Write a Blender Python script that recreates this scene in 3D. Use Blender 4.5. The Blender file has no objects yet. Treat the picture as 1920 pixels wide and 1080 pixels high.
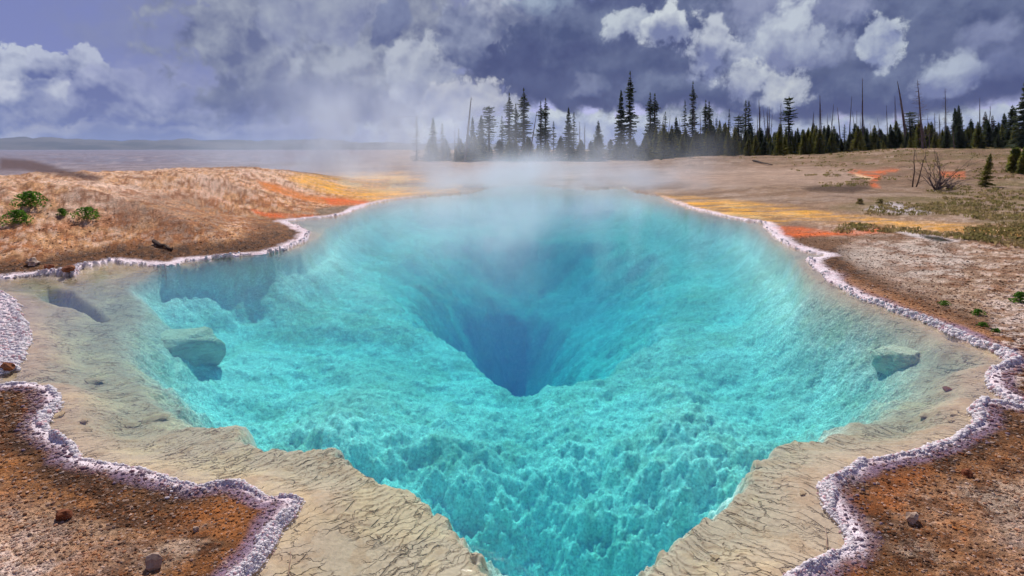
import bpy, bmesh, math, random
import numpy as np
from mathutils import Vector, Matrix

scene = bpy.context.scene
col = scene.collection
R = math.radians
random.seed(7)

# ------------------------------------------------------------------ camera model (1920x1080 photograph)
F = 1150.0
CAMH = 2.2
PITCH = math.atan(260.0 / F)
CP, SP = math.cos(PITCH), math.sin(PITCH)

def pix_dir(u, v):
    u = np.asarray(u, float); v = np.asarray(v, float)
    a = (u - 960) / F; b = -(v - 540) / F
    return a, CP + SP * b, -SP + CP * b          # x, y, z of the ray

def to_ground(u, v, z=0.0):
    dx, dy, dz = pix_dir(u, v)
    t = (z - CAMH) / dz
    return dx * t, dy * t

def to_pix(x, y, z):
    fw = y * CP - (z - CAMH) * SP
    up = y * SP + (z - CAMH) * CP
    fw = np.where(fw < 0.05, 0.05, fw)
    return 960 + F * x / fw, 540 - F * up / fw

def at_dist(u, d):
    """ground x,y where the pixel column u meets distance d in front (near the horizon)"""
    dx, dy, _ = pix_dir(u, 290)
    return float(dx / dy * d), float(d)

# ------------------------------------------------------------------ numpy noise
def _h(ix, iy, s):
    n = (ix.astype(np.int64) * 374761393 + iy.astype(np.int64) * 668265263 + s * 974634543) & 0xFFFFFFFF
    n = ((n ^ (n >> 13)) * 1274126177) & 0xFFFFFFFF
    return ((n ^ (n >> 16)) & 0xFFFFFF) / float(0xFFFFFF)

def vnoise(x, y, s=0):
    x0 = np.floor(x); y0 = np.floor(y)
    fx = x - x0; fy = y - y0
    fx = fx * fx * fx * (fx * (fx * 6 - 15) + 10); fy = fy * fy * fy * (fy * (fy * 6 - 15) + 10)
    x0 = x0.astype(np.int64); y0 = y0.astype(np.int64)
    a = _h(x0, y0, s); b = _h(x0 + 1, y0, s); c = _h(x0, y0 + 1, s); d = _h(x0 + 1, y0 + 1, s)
    return (a + (b - a) * fx) * (1 - fy) + (c + (d - c) * fx) * fy

def fbm(x, y, s=0, o=4, g=0.5):
    t = 0; a = 1.0; n = 0
    c, sn = 0.8, 0.6
    for i in range(o):
        t = t + a * vnoise(x, y, s + i); n += a
        a *= g
        x, y = (c * x - sn * y) * 2.03 + 13.1, (sn * x + c * y) * 2.03 + 7.7
    return t / n                                  # 0..1, mean .5

def worley(x, y, s=0):
    x0 = np.floor(x).astype(np.int64); y0 = np.floor(y).astype(np.int64)
    best = np.full(x.shape, 9.0)
    for i in (-1, 0, 1):
        for j in (-1, 0, 1):
            cx, cy = x0 + i, y0 + j
            px = cx + _h(cx, cy, s); py = cy + _h(cx, cy, s + 5)
            best = np.minimum(best, (px - x) ** 2 + (py - y) ** 2)
    return np.sqrt(best)

def sstep(a, b, x):
    t = np.clip((x - a) / (b - a), 0, 1)
    return t * t * (3 - 2 * t)

def sdf(poly, x, y):
    """signed distance to a polygon, negative inside"""
    out = np.empty(x.shape)
    P = np.asarray(poly, float); Q = np.roll(P, -1, 0)
    n = len(x)
    for st in range(0, n, 20000):
        X = x[st:st + 20000, None]; Y = y[st:st + 20000, None]
        ex = Q[:, 0] - P[:, 0]; ey = Q[:, 1] - P[:, 1]
        wx = X - P[:, 0]; wy = Y - P[:, 1]
        t = np.clip((wx * ex + wy * ey) / (ex * ex + ey * ey + 1e-12), 0, 1)
        d = ((wx - ex * t) ** 2 + (wy - ey * t) ** 2).min(1)
        c = (P[:, 1] <= Y) != (Q[:, 1] <= Y)
        xi = P[:, 0] + ex * (Y - P[:, 1]) / np.where(np.abs(ey) < 1e-12, 1e-12, ey)
        ins = (np.sum(c & (X < xi), 1) % 2) == 1
        out[st:st + 20000] = np.sqrt(d) * np.where(ins, -1, 1)
    return out

# ------------------------------------------------------------------ outlines, backprojected on the water plane
SHORE_PX = [(430,1150),(478,1080),(500,1055),(520,1020),(535,990),(555,965),(571,936),(545,935),(510,938),(470,915),(455,908),(420,914),(375,918),
 (335,905),(300,895),(265,880),(230,875),(190,870),(150,858),(140,840),(110,825),(88,812),(88,795),(105,772),(110,748),(95,732),(60,722),(30,725),
 (0,728),(-160,742),(-160,722),(0,706),(40,695),(50,665),(58,640),(50,615),(35,590),(25,565),(0,546),(-200,540),(-200,527),(0,526),(40,519),(90,514),
 (140,518),(160,503),(215,494),(270,500),(320,500),(345,491),(400,487),(455,481),(500,478),(545,465),(575,450),(583,438),(565,425),(540,416),
 (580,411),(620,407),(650,401),(690,385),(740,375),(800,370),(850,366),(890,361),(920,352),(970,347),(1010,346),(1060,353),(1120,356),(1170,352),
 (1200,362),(1240,368),(1275,385),(1310,397),(1370,410),(1430,420),(1450,440),(1475,458),(1520,475),(1548,479),(1515,487),(1530,505),(1545,515),
 (1545,525),(1570,540),(1610,560),(1670,585),(1730,605),(1780,630),(1830,650),(1868,664),(1893,684),(1870,690),(1852,697),(1848,712),(1858,732),
 (1882,746),(1905,755),(2050,790),(2050,800),(1915,766),(1870,756),(1838,750),(1818,765),(1833,785),(1830,800),(1795,815),(1775,830),(1735,845),
 (1700,858),(1660,864),(1607,869),(1590,884),(1532,904),(1541,930),(1552,960),(1572,985),(1590,1012),(1580,1030),(1540,1042),(1510,1057),(1470,1080),
 (1450,1150),(1400,1200),(500,1200)]
DEEP_PX = [(900,1150),(884,1080),(866,1040),(840,1000),(800,958),(760,926),(725,908),(690,890),(640,862),(622,843),(560,852),(510,846),(470,836),
 (432,824),(438,795),(400,801),(340,799),(290,788),(268,750),(240,712),(210,678),(195,640),(205,600),(240,570),(235,535),(300,512),(400,498),
 (500,488),(560,474),(598,450),(610,425),(680,398),(760,381),(850,375),(930,364),(1000,358),(1060,365),(1170,365),(1255,388),(1325,409),(1405,425),
 (1445,455),(1495,490),(1520,525),(1580,560),(1670,600),(1730,630),(1768,655),(1772,685),(1755,718),(1738,745),(1712,770),(1680,782),(1618,778),
 (1622,793),(1590,806),(1545,826),(1492,830),(1440,870),(1412,900),(1352,958),(1292,1003),(1242,1043),(1212,1080),(1200,1150)]
def px_poly(pts, z=0.0):
    a = np.array(pts, float)
    x, y = to_ground(a[:, 0], a[:, 1], z)
    return np.stack([x, y], 1)
SHORE = px_poly(SHORE_PX)
DEEP = px_poly(DEEP_PX, -0.12)
HOLE = np.array([(0.36, 9.6), (-0.35, 10.5), (-1.05, 11.6), (-2.4, 13.2), (-3.6, 16), (-3.8, 20), (-2.6, 25), (0.5, 27), (3.8, 25), (5.0, 20), (4.2, 14.5), (2.6, 10.8), (1.4, 9.75)])
CORE = np.array([(0.36, 9.75), (-0.3, 10.6), (-0.95, 11.8), (-1.7, 13.5), (-2.0, 16), (-1.7, 19), (-0.6, 21), (0.7, 21), (1.4, 18.5), (1.35, 15.5), (1.05, 12.5), (0.7, 10.7)])
POCKET = px_poly([(62,560),(90,548),(140,552),(190,575),(215,590),(190,600),(150,590),(110,586),(75,574)], -0.2)
POCKET2 = px_poly([(1752,655),(1775,650),(1830,655),(1838,668),(1810,672),(1775,668)], -0.2)

def terrain(x, y):
    """height and the masks used for colour"""
    r = np.hypot(x, y); az = np.degrees(np.arctan2(x, np.maximum(y, 1e-6)))
    az = np.where(y < 0, np.sign(x) * (180 - np.abs(az)), az)
    near = r < 60
    sS = np.full(x.shape, 40.0); sL = np.full(x.shape, 40.0); sH = np.full(x.shape, 40.0); sP = np.full(x.shape, 40.0)
    xn, yn = x[near], y[near]
    rn = r[near]
    wa = 0.016 * rn + 0.015
    fr = 2.4 / (1 + rn * 0.1)
    w1 = fbm(xn * fr, yn * fr, 11, 6, 0.66) - .5; w2 = fbm(xn * fr, yn * fr, 31, 6, 0.66) - .5
    sS[near] = sdf(SHORE, xn + w1 * wa * 1.5, yn + w2 * wa * 1.5)
    fl = 5.0 / (1 + rn * 0.12)
    w3 = fbm(xn * fl, yn * fl, 51, 5, 0.65) - .5; w4 = fbm(xn * fl, yn * fl, 71, 5, 0.65) - .5
    hf = .2 * sstep(9, 4.5, rn) + .08; w3 = w3 + hf * (vnoise(xn * fl * 6, yn * fl * 6, 55) - .5); w4 = w4 + hf * (vnoise(xn * fl * 6, yn * fl * 6, 75) - .5)
    sL[near] = sdf(DEEP, xn + w3 * 0.22, yn + w4 * 0.22)
    w5 = fbm(xn * 1.3, yn * 1.3, 91, 4, 0.6) - .5; w6 = fbm(xn * 1.3, yn * 1.3, 93, 4, 0.6) - .5
    sH[near] = sdf(HOLE, xn + w5 * 0.7, yn + w6 * 0.7)
    sC = np.full(x.shape, 40.0); sC[near] = sdf(CORE, xn + w5 * 0.5, yn + w6 * 0.5)
    sP[near] = np.minimum(sdf(POCKET, xn + w3 * .1, yn + w4 * .1), sdf(POCKET2, xn + w3 * .1, yn + w4 * .1))
    # ---- land
    k = np.clip(r / 8.0, 0.6, 3.0)
    lump = worley(x * 16 / k, y * 16 / k, 3)
    lump2 = fbm(x * 9 / k, y * 9 / k, 8, 3)
    leftnear = sstep(-1.5, -3.0, x)
    rimw = (0.016 + 0.085 * sstep(.28, .72, fbm(x * 1.5, y * 1.5, 5, 3))) * np.clip(k, .9, 1.25) * (1 - .4 * sstep(5, 8, r))
    rim = 1 - sstep(rimw, rimw * 2.3, sS)
    rimh = (0.012 + 0.055 * lump2) * (.55 + .9 * fbm(x * .8, y * .8, 6, 3)) * np.clip(k, .9, 1.1)
    land = 0.006 + 0.034 * sstep(0, 0.06, sS) + rim * rimh * (1.1 - 0.5 * lump) * sstep(0, .05, sS)
    away = sstep(0.2, 1.2, sS)
    land += away * (0.05 * (fbm(x * 1.1, y * 1.1, 21, 4)) + 0.018 * (fbm(x * 7, y * 7, 23, 4, .6) - .4) * sstep(30, 10, r))
    land += sstep(0.1, .5, sS) * (0.014 * (0.6 - worley(x * 11, y * 11, 27)) + 0.009 * (.6 - worley(x * 26, y * 26, 29))) * sstep(12, 5, r)
    bank = 1.25 * sstep(0.15, 6.5, sS) * (1 - sstep(9, 24, sS)) * sstep(-12, -24, az) * sstep(7.5, 11.0, r)
    bank *= 1 + .25 * (fbm(x * .35, y * .35, 41, 3) - .5)
    land += bank + bank * 0.10 * (fbm(x * 2.2, y * 2.2, 43, 4, .6) - .5) + bank * 0.09 * (.6 - worley(x * 3.2, y * 3.2, 44))
    rb = 0.30 * sstep(0.3, 7, sS) * sstep(8, 20, az)
    land += rb + rb * 0.5 * (fbm(x * .5, y * .5, 45, 5, .6) - .5)
    g = 0.45 + 0.5 * sstep(8, 18, az) + 0.95 * sstep(22, 33, az) - 0.3 * sstep(-5, -20, az)
    land += g * sstep(26, 90, r) + 0.35 * sstep(20, 50, r) * (fbm(x * .12, y * .12, 47, 5, .55) - .5) * sstep(600, 100, r)
    far = sstep(300, 2000, r)
    land = land * (1 - far) + far * (.2)
    # ---- under water
    din = np.maximum(-sS, 0)
    shelf = 0.015 + 0.10 * sstep(0, .5, din) + 0.05 * sstep(.4, 1.6, din)
    shelf += 0.04 * (fbm(x * 1.8, y * 1.8, 61, 4) - .5) * sstep(0.1, .5, din)
    ph = 0.76 * np.abs(x) + 0.64 * y
    q = (ph / 0.062 + 2.6 * fbm(x * 2.2, y * 2.2, 63, 4, .55) + 2.2 * fbm(x * 9, y * 9, 66, 2))
    saw = q - np.floor(q)
    brk = sstep(.36, .58, fbm(x * 6, y * 6, 67, 3))
    fine = sstep(14, 6, r)
    shelf += -0.008 * (1 - saw) * brk * fine * sstep(.05, .3, din)
    dd = np.maximum(-sL, 0)
    lumpy = (0.6 - worley(x * 5.5, y * 5.5, 81)) * 0.045 + (0.6 - worley(x * 12, y * 12, 83)) * 0.034 + (fbm(x * 0.9, y * 0.9, 85, 5, .5) - .5) * 0.42 \
        + (0.6 - worley(x * 24, y * 24, 86)) * 0.018
    lumpy = lumpy * (1 + 1.1 * sstep(10, 5.5, r)) + sstep(9.5, 6, r) * (.6 - worley(x * 2.6, y * 2.6, 99)) * .20 + sstep(9.5, 6, r) * (fbm(x * 2.2, y * .9, 100, 4, .6) - .5) * .35
    pocks = sstep(.45, .15, worley(x * 2.6, y * 2.6, 88)) * sstep(.5, .62, fbm(x * .9, y * .9, 89, 3)) * 0.05
    nearness = sstep(9, 4, r)
    soft = sstep(2.5, 3.5, np.abs(x)) * sstep(4.0, 5.0, y) * sstep(11, 9, y)
    shelf = shelf + .14 * soft * sstep(.9, 0, np.maximum(sL, 0)) * sstep(.1, .5, din)
    base = 0.42 * sstep(0, .28 + 1.3 * soft, dd) + 0.42 * sstep(.2, 1.2, dd) + 0.16 * np.minimum(dd, 5.5) + nearness * 0.55 * sstep(.1, 1.6, dd)
    deep = base - (lumpy - pocks) * sstep(.08, .7, dd) * (1 - .35 * sstep(12, 25, r))
    hd = np.maximum(-sH, 0)
    right = sstep(-0.2, 1.6, x - (0.25 + (y - 9.6) * 0.09))
    wid = 1.4 * (1 - right) + 4.6 * right
    farw = sstep(10.8, 14, y)
    wid = wid * (1 - farw) + 7.0 * farw
    hole = 2.6 * (1 - (1 - np.clip(hd / wid, 0, 1)) ** 1.7) + 0.30 * sstep(0, .4, hd) * (1 - farw) * (1 - .6 * right)
    cw = 1.1 + 1.6 * sstep(11, 15, y)
    hole += 5.2 * sstep(-.25, 1, np.clip(-sC, -9, 0.0 + cw) / cw) * (sC < .25 * cw)
    hole *= 1 - 0.06 * (fbm(x * 1.7, y * 1.7, 95, 4) - .5)
    deep = deep + 1.5 * sstep(7.9, 4.9, y + .35 * np.abs(x) + 1.2 * (fbm(x * .8, y * .8, 97, 4) - .5)) * sstep(.25, 1.6, dd)
    pocket = 0.34 * sstep(0, 0.3, -sP)
    under = -(shelf + deep + hole + pocket)
    z = np.where(sS > 0, land, under)
    return z, sS, sL, sH, sP, r, az, rim, dd

def ground_z(x, y):
    return float(terrain(np.array([float(x)]), np.array([float(y)]))[0][0])

# ------------------------------------------------------------------ helpers for objects
def tag(o, label=None, cat=None, group=None, kind=None):
    if label: o['label'] = label
    if cat: o['category'] = cat
    if group: o['group'] = group
    if kind: o['kind'] = kind
    return o

def mesh_obj(name, V, Fc, mat, parent=None, smooth=False):
    me = bpy.data.meshes.new(name)
    me.from_pydata(V if isinstance(V, list) else V.tolist(), [], Fc if isinstance(Fc, list) else Fc.tolist())
    me.update()
    if mat: me.materials.append(mat)
    if smooth: me.polygons.foreach_set('use_smooth', [True] * len(me.polygons))
    o = bpy.data.objects.new(name, me); col.objects.link(o)
    if parent: o.parent = parent
    return o

def empty(name, loc, rz=0):
    o = bpy.data.objects.new(name, None); col.objects.link(o)
    o.location = loc; o.rotation_euler = (0, 0, rz); o.empty_display_size = .3
    return o

# ------------------------------------------------------------------ node helpers
class S:
    """a socket with arithmetic"""
    tree = None
    def __init__(s, sock): s.s = sock
    def __add__(s, o): return mth('ADD', s, o)
    def __radd__(s, o): return mth('ADD', o, s)
    def __sub__(s, o): return mth('SUBTRACT', s, o)
    def __rsub__(s, o): return mth('SUBTRACT', o, s)
    def __mul__(s, o): return mth('MULTIPLY', s, o)
    def __rmul__(s, o): return mth('MULTIPLY', o, s)
    def __truediv__(s, o): return mth('DIVIDE', s, o)
    def __pow__(s, o): return mth('POWER', s, o)
def nd(t, **kw):
    n = S.tree.nodes.new(t)
    for k, v in kw.items(): setattr(n, k, v)
    return n
def put(inp, v):
    if isinstance(v, S): S.tree.links.new(v.s, inp)
    elif v is not None:
        if hasattr(inp.default_value, '__len__') and not hasattr(v, '__len__'): v = [v] * len(inp.default_value)
        if hasattr(v, '__len__') and len(inp.default_value) == 4 and len(v) == 3: v = tuple(v) + (1,)
        inp.default_value = v
def mth(op, a, b=None, c=None, clamp=False):
    n = nd('ShaderNodeMath', operation=op, use_clamp=clamp)
    put(n.inputs[0], a); put(n.inputs[1], b); put(n.inputs[2], c)
    return S(n.outputs[0])
def vm(op, a, b=None, scale=None):
    n = nd('ShaderNodeVectorMath', operation=op)
    put(n.inputs[0], a); put(n.inputs[1], b)
    if scale is not None: put(n.inputs[3], scale)
    return S(n.outputs['Value'] if op in ('LENGTH', 'DOT_PRODUCT', 'DISTANCE') else n.outputs['Vector'])
def sms(x, a, b):
    n = nd('ShaderNodeMapRange', interpolation_type='SMOOTHSTEP')
    put(n.inputs[0], x); put(n.inputs[1], a); put(n.inputs[2], b)
    return S(n.outputs[0])
def lin(x, a, b, c=0., d=1.):
    n = nd('ShaderNodeMapRange')
    put(n.inputs[0], x); put(n.inputs[1], a); put(n.inputs[2], b); put(n.inputs[3], c); put(n.inputs[4], d)
    return S(n.outputs[0])
def noise(p, scale, detail=4, rough=.55, dist=0., color=False, lac=2.0):
    n = nd('ShaderNodeTexNoise')
    put(n.inputs['Vector'], p); put(n.inputs['Scale'], scale); put(n.inputs['Detail'], detail)
    put(n.inputs['Roughness'], rough); put(n.inputs['Distortion'], dist); put(n.inputs['Lacunarity'], lac)
    return S(n.outputs['Color' if color else 'Fac'])
def voro(p, scale, feature='F1', detail=0., rough=.5, out='Distance'):
    n = nd('ShaderNodeTexVoronoi', feature=feature)
    put(n.inputs['Vector'], p); put(n.inputs['Scale'], scale)
    if detail: n.normalize = True
    if 'Detail' in n.inputs: put(n.inputs['Detail'], detail); put(n.inputs['Roughness'], rough)
    return S(n.outputs[out])
def mix(f, a, b, blend='MIX'):
    n = nd('ShaderNodeMix', data_type='RGBA', blend_type=blend)
    put(n.inputs[0], f); put(n.inputs[6], a); put(n.inputs[7], b)
    return S(n.outputs[2])
def comb(x, y, z):
    n = nd('ShaderNodeCombineXYZ'); put(n.inputs[0], x); put(n.inputs[1], y); put(n.inputs[2], z)
    return S(n.outputs[0])
def sep(v):
    n = nd('ShaderNodeSeparateXYZ'); put(n.inputs[0], v)
    return [S(o) for o in n.outputs]
def attr(name, out='Color'):
    n = nd('ShaderNodeAttribute', attribute_name=name); return S(n.outputs[out])
def bump(h, strength, dist, normal=None):
    n = nd('ShaderNodeBump'); put(n.inputs['Strength'], strength); put(n.inputs['Distance'], dist); put(n.inputs['Height'], h)
    if normal: put(n.inputs['Normal'], normal)
    return S(n.outputs[0])
def new_mat(name):
    m = bpy.data.materials.new(name); m.use_nodes = True
    m.node_tree.nodes.clear(); S.tree = m.node_tree
    return m
def principled(color, rough=.9, normal=None, spec=.3):
    n = nd('ShaderNodeBsdfPrincipled'); put(n.inputs['Base Color'], color); put(n.inputs['Roughness'], rough)
    put(n.inputs['Specular IOR Level'], spec)
    if normal: put(n.inputs['Normal'], normal)
    return S(n.outputs[0])
def finish(surface=None, volume=None):
    o = nd('ShaderNodeOutputMaterial')
    if surface: S.tree.links.new(surface.s, o.inputs['Surface'])
    if volume: S.tree.links.new(volume.s, o.inputs['Volume'])
    return o
def pos(): return S(nd('ShaderNodeNewGeometry').outputs['Position'])
def objco(): return S(nd('ShaderNodeTexCoord').outputs['Object'])

def simple_mat(name, c1, c2, scale=6, rough=.9, bstr=.4, bdist=.02, spec=.25):
    m = new_mat(name); p = objco()
    n = noise(p, scale, 5, .6)
    c = mix(sms(n, .35, .65), c1, c2)
    finish(principled(c, rough, bump(n, bstr, bdist), spec))
    return m

def C(r, g, b):                                  # sRGB 0-255 look -> linear albedo
    v = np.array([r, g, b]) / 255.0
    return np.where(v <= .04045, v / 12.92, ((v + .055) / 1.055) ** 2.4)

SKYK, CLK = 0.075, 0.92
# ------------------------------------------------------------------ ground and pool bed : one sheet, split where the water line runs
a_in = np.arange(-52, 52.001, 0.092)
a_out = np.array([-180, -160, -140, -120, -105, -92, -82, -74, -67, -61, -56.5, -54])
AZ = np.concatenate([a_out, a_in, -a_out[::-1][:-0 or None]])
AZ = np.unique(np.round(AZ, 4))
AZ = AZ[:-1]                                    # 180 == -180, closed below
dep = np.arange(47.0, 0.72, -0.073)
RR = CAMH / np.tan(np.radians(dep))
RR = np.concatenate([[0.0, 0.4, 0.9, 1.4, 1.8], RR[RR > 1.9], np.geomspace(RR[-1] * 1.03, 6500, 46)])
nr, na = len(RR), len(AZ)
GR, GA = np.meshgrid(RR, np.radians(AZ), indexing='ij')
GX = (GR * np.sin(GA)).ravel(); GY = (GR * np.cos(GA)).ravel()
GZ, sS, sL, sH, sP, rr_, az_, rim_, dd_ = terrain(GX, GY)
U, Vp = to_pix(GX, GY, GZ)
infront = (GY > 1.0)

def band(poly, soft, warp=8.0, sc=0.25, seed=1):
    """stain with its own outline, feathered; outline traced on the ground"""
    m = np.zeros(GX.shape)
    P = np.array(poly, float)
    sel = infront & (U > P[:, 0].min() - 60) & (U < P[:, 0].max() + 60) & (Vp > P[:, 1].min() - 40) & (Vp < P[:, 1].max() + 40)
    if not sel.any(): return m
    x, y, rr = GX[sel], GY[sel], rr_[sel]
    wu = (fbm(x * sc * 2, y * sc, seed, 5, .6) - .5) * warp * 2.6
    wv = (fbm(x * sc * 2, y * sc, seed + 9, 5, .6) - .5) * warp
    d = sdf(P, U[sel] + wu, (Vp[sel] + wv))
    m[sel] = sstep(soft, -soft, d)
    return m

col_ = np.zeros((len(GX), 3)); col_[:] = C(160, 138, 120)
def lay(mask, c):
    global col_
    m = np.clip(mask, 0, 1)[:, None]
    col_ = col_ * (1 - m) + np.asarray(c) * m
n1 = fbm(GX * .5, GY * .5, 101, 5, .6); n2 = fbm(GX * 2.3, GY * 2.3, 103, 5, .6); n3 = fbm(GX * 9, GY * 9, 105, 4, .6)
n4 = fbm(GX * .13, GY * .13, 107, 5, .6)
n5 = fbm(GX * 22, GY * 22, 109, 3, .6)
# broad tones
lay(sstep(.38, .62, n1) * .8, C(148, 118, 92))
lay(sstep(.52, .70, n2) * .6, C(178, 158, 146))
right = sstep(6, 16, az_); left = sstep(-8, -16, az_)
lay(right * sstep(24, 55, rr_) * .9, C(140, 110, 86))
lay(right * sstep(24, 50, rr_) * sstep(.48, .62, n4), C(112, 90, 66))
lay(right * sstep(30, 60, rr_) * sstep(.5, .7, n1) * .5, C(165, 140, 128))
# far left flat: grey sinter, its lilac-blue cast is distance haze painted in
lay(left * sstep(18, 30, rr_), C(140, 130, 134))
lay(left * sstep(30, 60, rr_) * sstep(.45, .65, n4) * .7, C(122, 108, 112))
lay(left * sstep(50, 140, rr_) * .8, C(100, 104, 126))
fs = fbm(GX * .05, GY * .3, 161, 5, .6); fs2 = fbm(GX * .25, GY * 1.1, 163, 5, .6)
fm = sstep(14, 30, rr_) * sstep(900, 60, rr_)
fr_ = fm * sstep(-8, 4, az_); fl_ = fm - fr_
lay(fr_ * sstep(.5, .6, fs) * .65, C(116, 90, 68)); lay(fr_ * .35, C(122, 98, 76)); lay(fr_ * sstep(.60, .70, fs2) * .4, C(172, 150, 134)); lay(fr_ * sstep(.48, .38, fs2) * .55, C(98, 74, 54))
lay(fl_ * sstep(.48, .62, fs) * .45, C(108, 96, 108)); lay(fl_ * sstep(.56, .70, fs2) * .3, C(168, 154, 154)); lay(fl_ * sstep(.44, .34, fs2) * .35, C(100, 86, 90))
# left bank
lb = left * sstep(8, 10.5, rr_) * sstep(0, .3, sS) * (1 - sstep(9, 16, sS))
lay(lb * .9, C(200, 148, 100))
lay(lb * sstep(.42, .6, n2) * .85, C(172, 106, 58)); lay(lb * sstep(.5, .62, n1) * sstep(2, 5, sS) * .7, C(196, 168, 154))
lay(lb * sstep(2.2, 5.5, sS) * sstep(.35, .6, n2) * .7, C(206, 170, 138))
n6b = fbm(GX * 3.4, GY * 3.4, 173, 4, .65)
lay(lb * sstep(.54, .62, n6b) * .7, C(140, 86, 52)); lay(lb * sstep(.52, .66, n3) * .55, C(220, 190, 168)); lay(lb * sstep(.44, .34, n3) * .6, C(110, 66, 40))
lay(band([(200,378),(320,360),(440,395),(420,440),(330,455),(230,430)], 14, 16, .5, 5) * .6 * sstep(.35, .6, n3), C(92, 66, 48))
lay(band([(0,296),(60,300),(120,318),(195,332),(185,340),(110,330),(40,318),(0,318)], 5, 6, .2, 6) * .9, C(74, 54, 56))
lay(band([(330,312),(420,313),(560,306),(640,304),(560,310),(430,316)], 3, 3, .1, 7) * .8, C(95, 78, 70))
# shore algae band: dark brown, rust
kk = np.clip(rr_ / 8, .7, 2.2)
nearL = sstep(7.5, 5.0, rr_)
b1 = sstep(.05, .16, sS / kk) * (1 - sstep(.30 + .25 * n1, .62 + .5 * n2, sS / kk))
lay(b1 * sstep(.12, .35, n2) * .95 * sstep(26, 14, rr_), C(96, 62, 34))
lay(b1 * sstep(.46, .60, n3) * .8 * sstep(26, 14, rr_), C(46, 32, 24))
b2 = nearL * sstep(.2, .35, sS) * (1 - sstep(.7, 1.4, sS + .6 * (n1 - .5)))
lay(b2 * sstep(.3, .55, n2) * .7, C(144, 98, 60))
lay(b2 * sstep(.5, .66, n3) * .75, C(84, 48, 22))
lay(b2 * sstep(.56, .7, n2) * .7, C(156, 100, 52))
b3 = nearL * sstep(.6, 1.3, sS + .7 * (n1 - .5))
lay(b3 * .85, C(192, 158, 134))
lay(b3 * sstep(.46, .62, n3) * .8, C(218, 196, 184))
lay(b3 * sstep(.54, .64, n2) * .6, C(140, 86, 46))
# left-near dark corner
lay(band([(0,770),(60,780),(140,860),(240,920),(330,950),(300,990),(150,950),(60,880),(0,830)], 30, 30, 1.2, 15) * sstep(.35, .6, n3) * .85, C(66, 42, 26))
lay(band([(330,960),(420,935),(520,945),(545,960),(500,1010),(400,1080),(330,1080)], 25, 30, 1.2, 17) * sstep(.3, .55, n2) * .7, C(142, 86, 42))
lay(band([(1560,920),(1640,900),(1760,870),(1700,960),(1640,1000),(1620,1080),(1590,1080),(1600,1000)], 25, 30, 1.2, 18) * sstep(.3, .55, n2) * .75, C(150, 86, 40))
lay(band([(1830,800),(1760,850),(1700,900),(1780,900),(1860,840)], 20, 20, 1.2, 19) * sstep(.4, .6, n3) * .8, C(62, 42, 28))
# right middle ground
n6 = fbm(GX * 4.2, GY * 4.2, 171, 4, .65)
rm = sstep(14, 22, az_) * sstep(7, 9.5, rr_) * (1 - sstep(17, 26, rr_)) * sstep(.5, 2.0, sS)
lay(rm * .8, C(166, 138, 114))
lay(band([(1570,470),(1640,450),(1760,455),(1830,475),(1800,520),(1700,520),(1610,500)], 14, 14, .6, 21) * .9, C(182, 168, 156))
lay(rm * sstep(.48, .62, n2) * .7, C(142, 96, 64))
lay(rm * sstep(.52, .62, n6) * .65, C(112, 80, 56)); lay(rm * sstep(.46, .38, n6) * .6, C(206, 186, 172)); lay(rm * sstep(.54, .68, n3) * .6, C(100, 72, 52))
lay(band([(1560,510),(1640,540),(1800,600),(1920,650),(1920,690),(1800,640),(1650,580)], 14, 14, .6, 23) * .8, C(172, 122, 84))
lay(band([(1850,560),(1960,540),(1960,760),(1890,700)], 14, 14, .6, 24) * sstep(.45, .6, n3) * .9, C(200, 180, 168))
# olive low growth ground far right
ol = band([(1560,395),(1640,370),(1760,355),(1960,330),(1960,425),(1820,415),(1690,405)], 12, 18, .3, 25)
lay(ol * sstep(.42, .58, n1) * .8, C(98, 88, 46))
lay(ol * sstep(.5, .62, n2) * .75, C(132, 112, 84))
lay(sstep(20, 28, az_) * sstep(40, 60, rr_) * sstep(.42, .6, n1) * .7, C(96, 82, 42))
lay(band([(1240,318),(1430,312),(1600,318),(1600,352),(1420,345),(1300,350)], 8, 8, .2, 26) * .55, C(176, 150, 132))
lay(band([(1500,352),(1600,346),(1640,352),(1600,360),(1520,358)], 3, 5, .3, 27) * .9, C(66, 48, 34))
# yellow and orange mats of the run-off channels
Y1, Y2, O1, O2 = C(222, 162, 62), C(206, 156, 86), C(208, 96, 36), C(204, 116, 42)
st = fbm(GX * .8 + GY * .1, GY * .25, 111, 5, .6)
sk = sstep(.36, .60, fbm(GX * .30 + GY * .5, GY * 2.2 - GX * .55 * np.sign(-GX), 113, 5, .65)); sk2 = sstep(.34, .62, fbm(GX * 1.6, GY * 1.6, 115, 5, .65))
lay(band([(540,328),(640,326),(780,328),(860,345),(860,362),(760,372),(700,378),(620,368),(570,352)], 8, 14, .35, 31) * (.3 + .7 * sk) * (.6 + .4 * sk2), Y1)
lay(band([(640,330),(760,330),(800,350),(720,360),(640,350)], 10, 9, .35, 32) * sstep(.48, .6, st) * .7, C(216, 186, 132))
lay(band([(478,338),(510,345),(560,362),(620,370),(690,377),(680,386),(600,382),(540,366),(490,350)], 5, 9, .5, 33) * (.55 + .45 * sk), O2)
lay(band([(600,370),(690,378),(685,386),(620,384)], 3, 4, .5, 34) * (.6 + .4 * sk2), O1)
lay(band([(470,392),(500,400),(588,402),(590,408),(510,408),(480,402)], 2.5, 3, .5, 35) * (.35 + .65 * sk2), O1)
lay(band([(590,392),(650,385),(680,384),(655,398),(600,404)], 3, 3, .5, 36) * .8, C(110, 100, 84))
lay(band([(1230,366),(1300,368),(1420,382),(1560,398),(1700,414),(1960,438),(1960,448),(1740,430),(1600,420),(1500,412),(1430,420),(1340,408),(1270,388)], 7, 14, .5, 37) * (.12 + .88 * sk) * (.55 + .45 * sk2), Y1)
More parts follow.
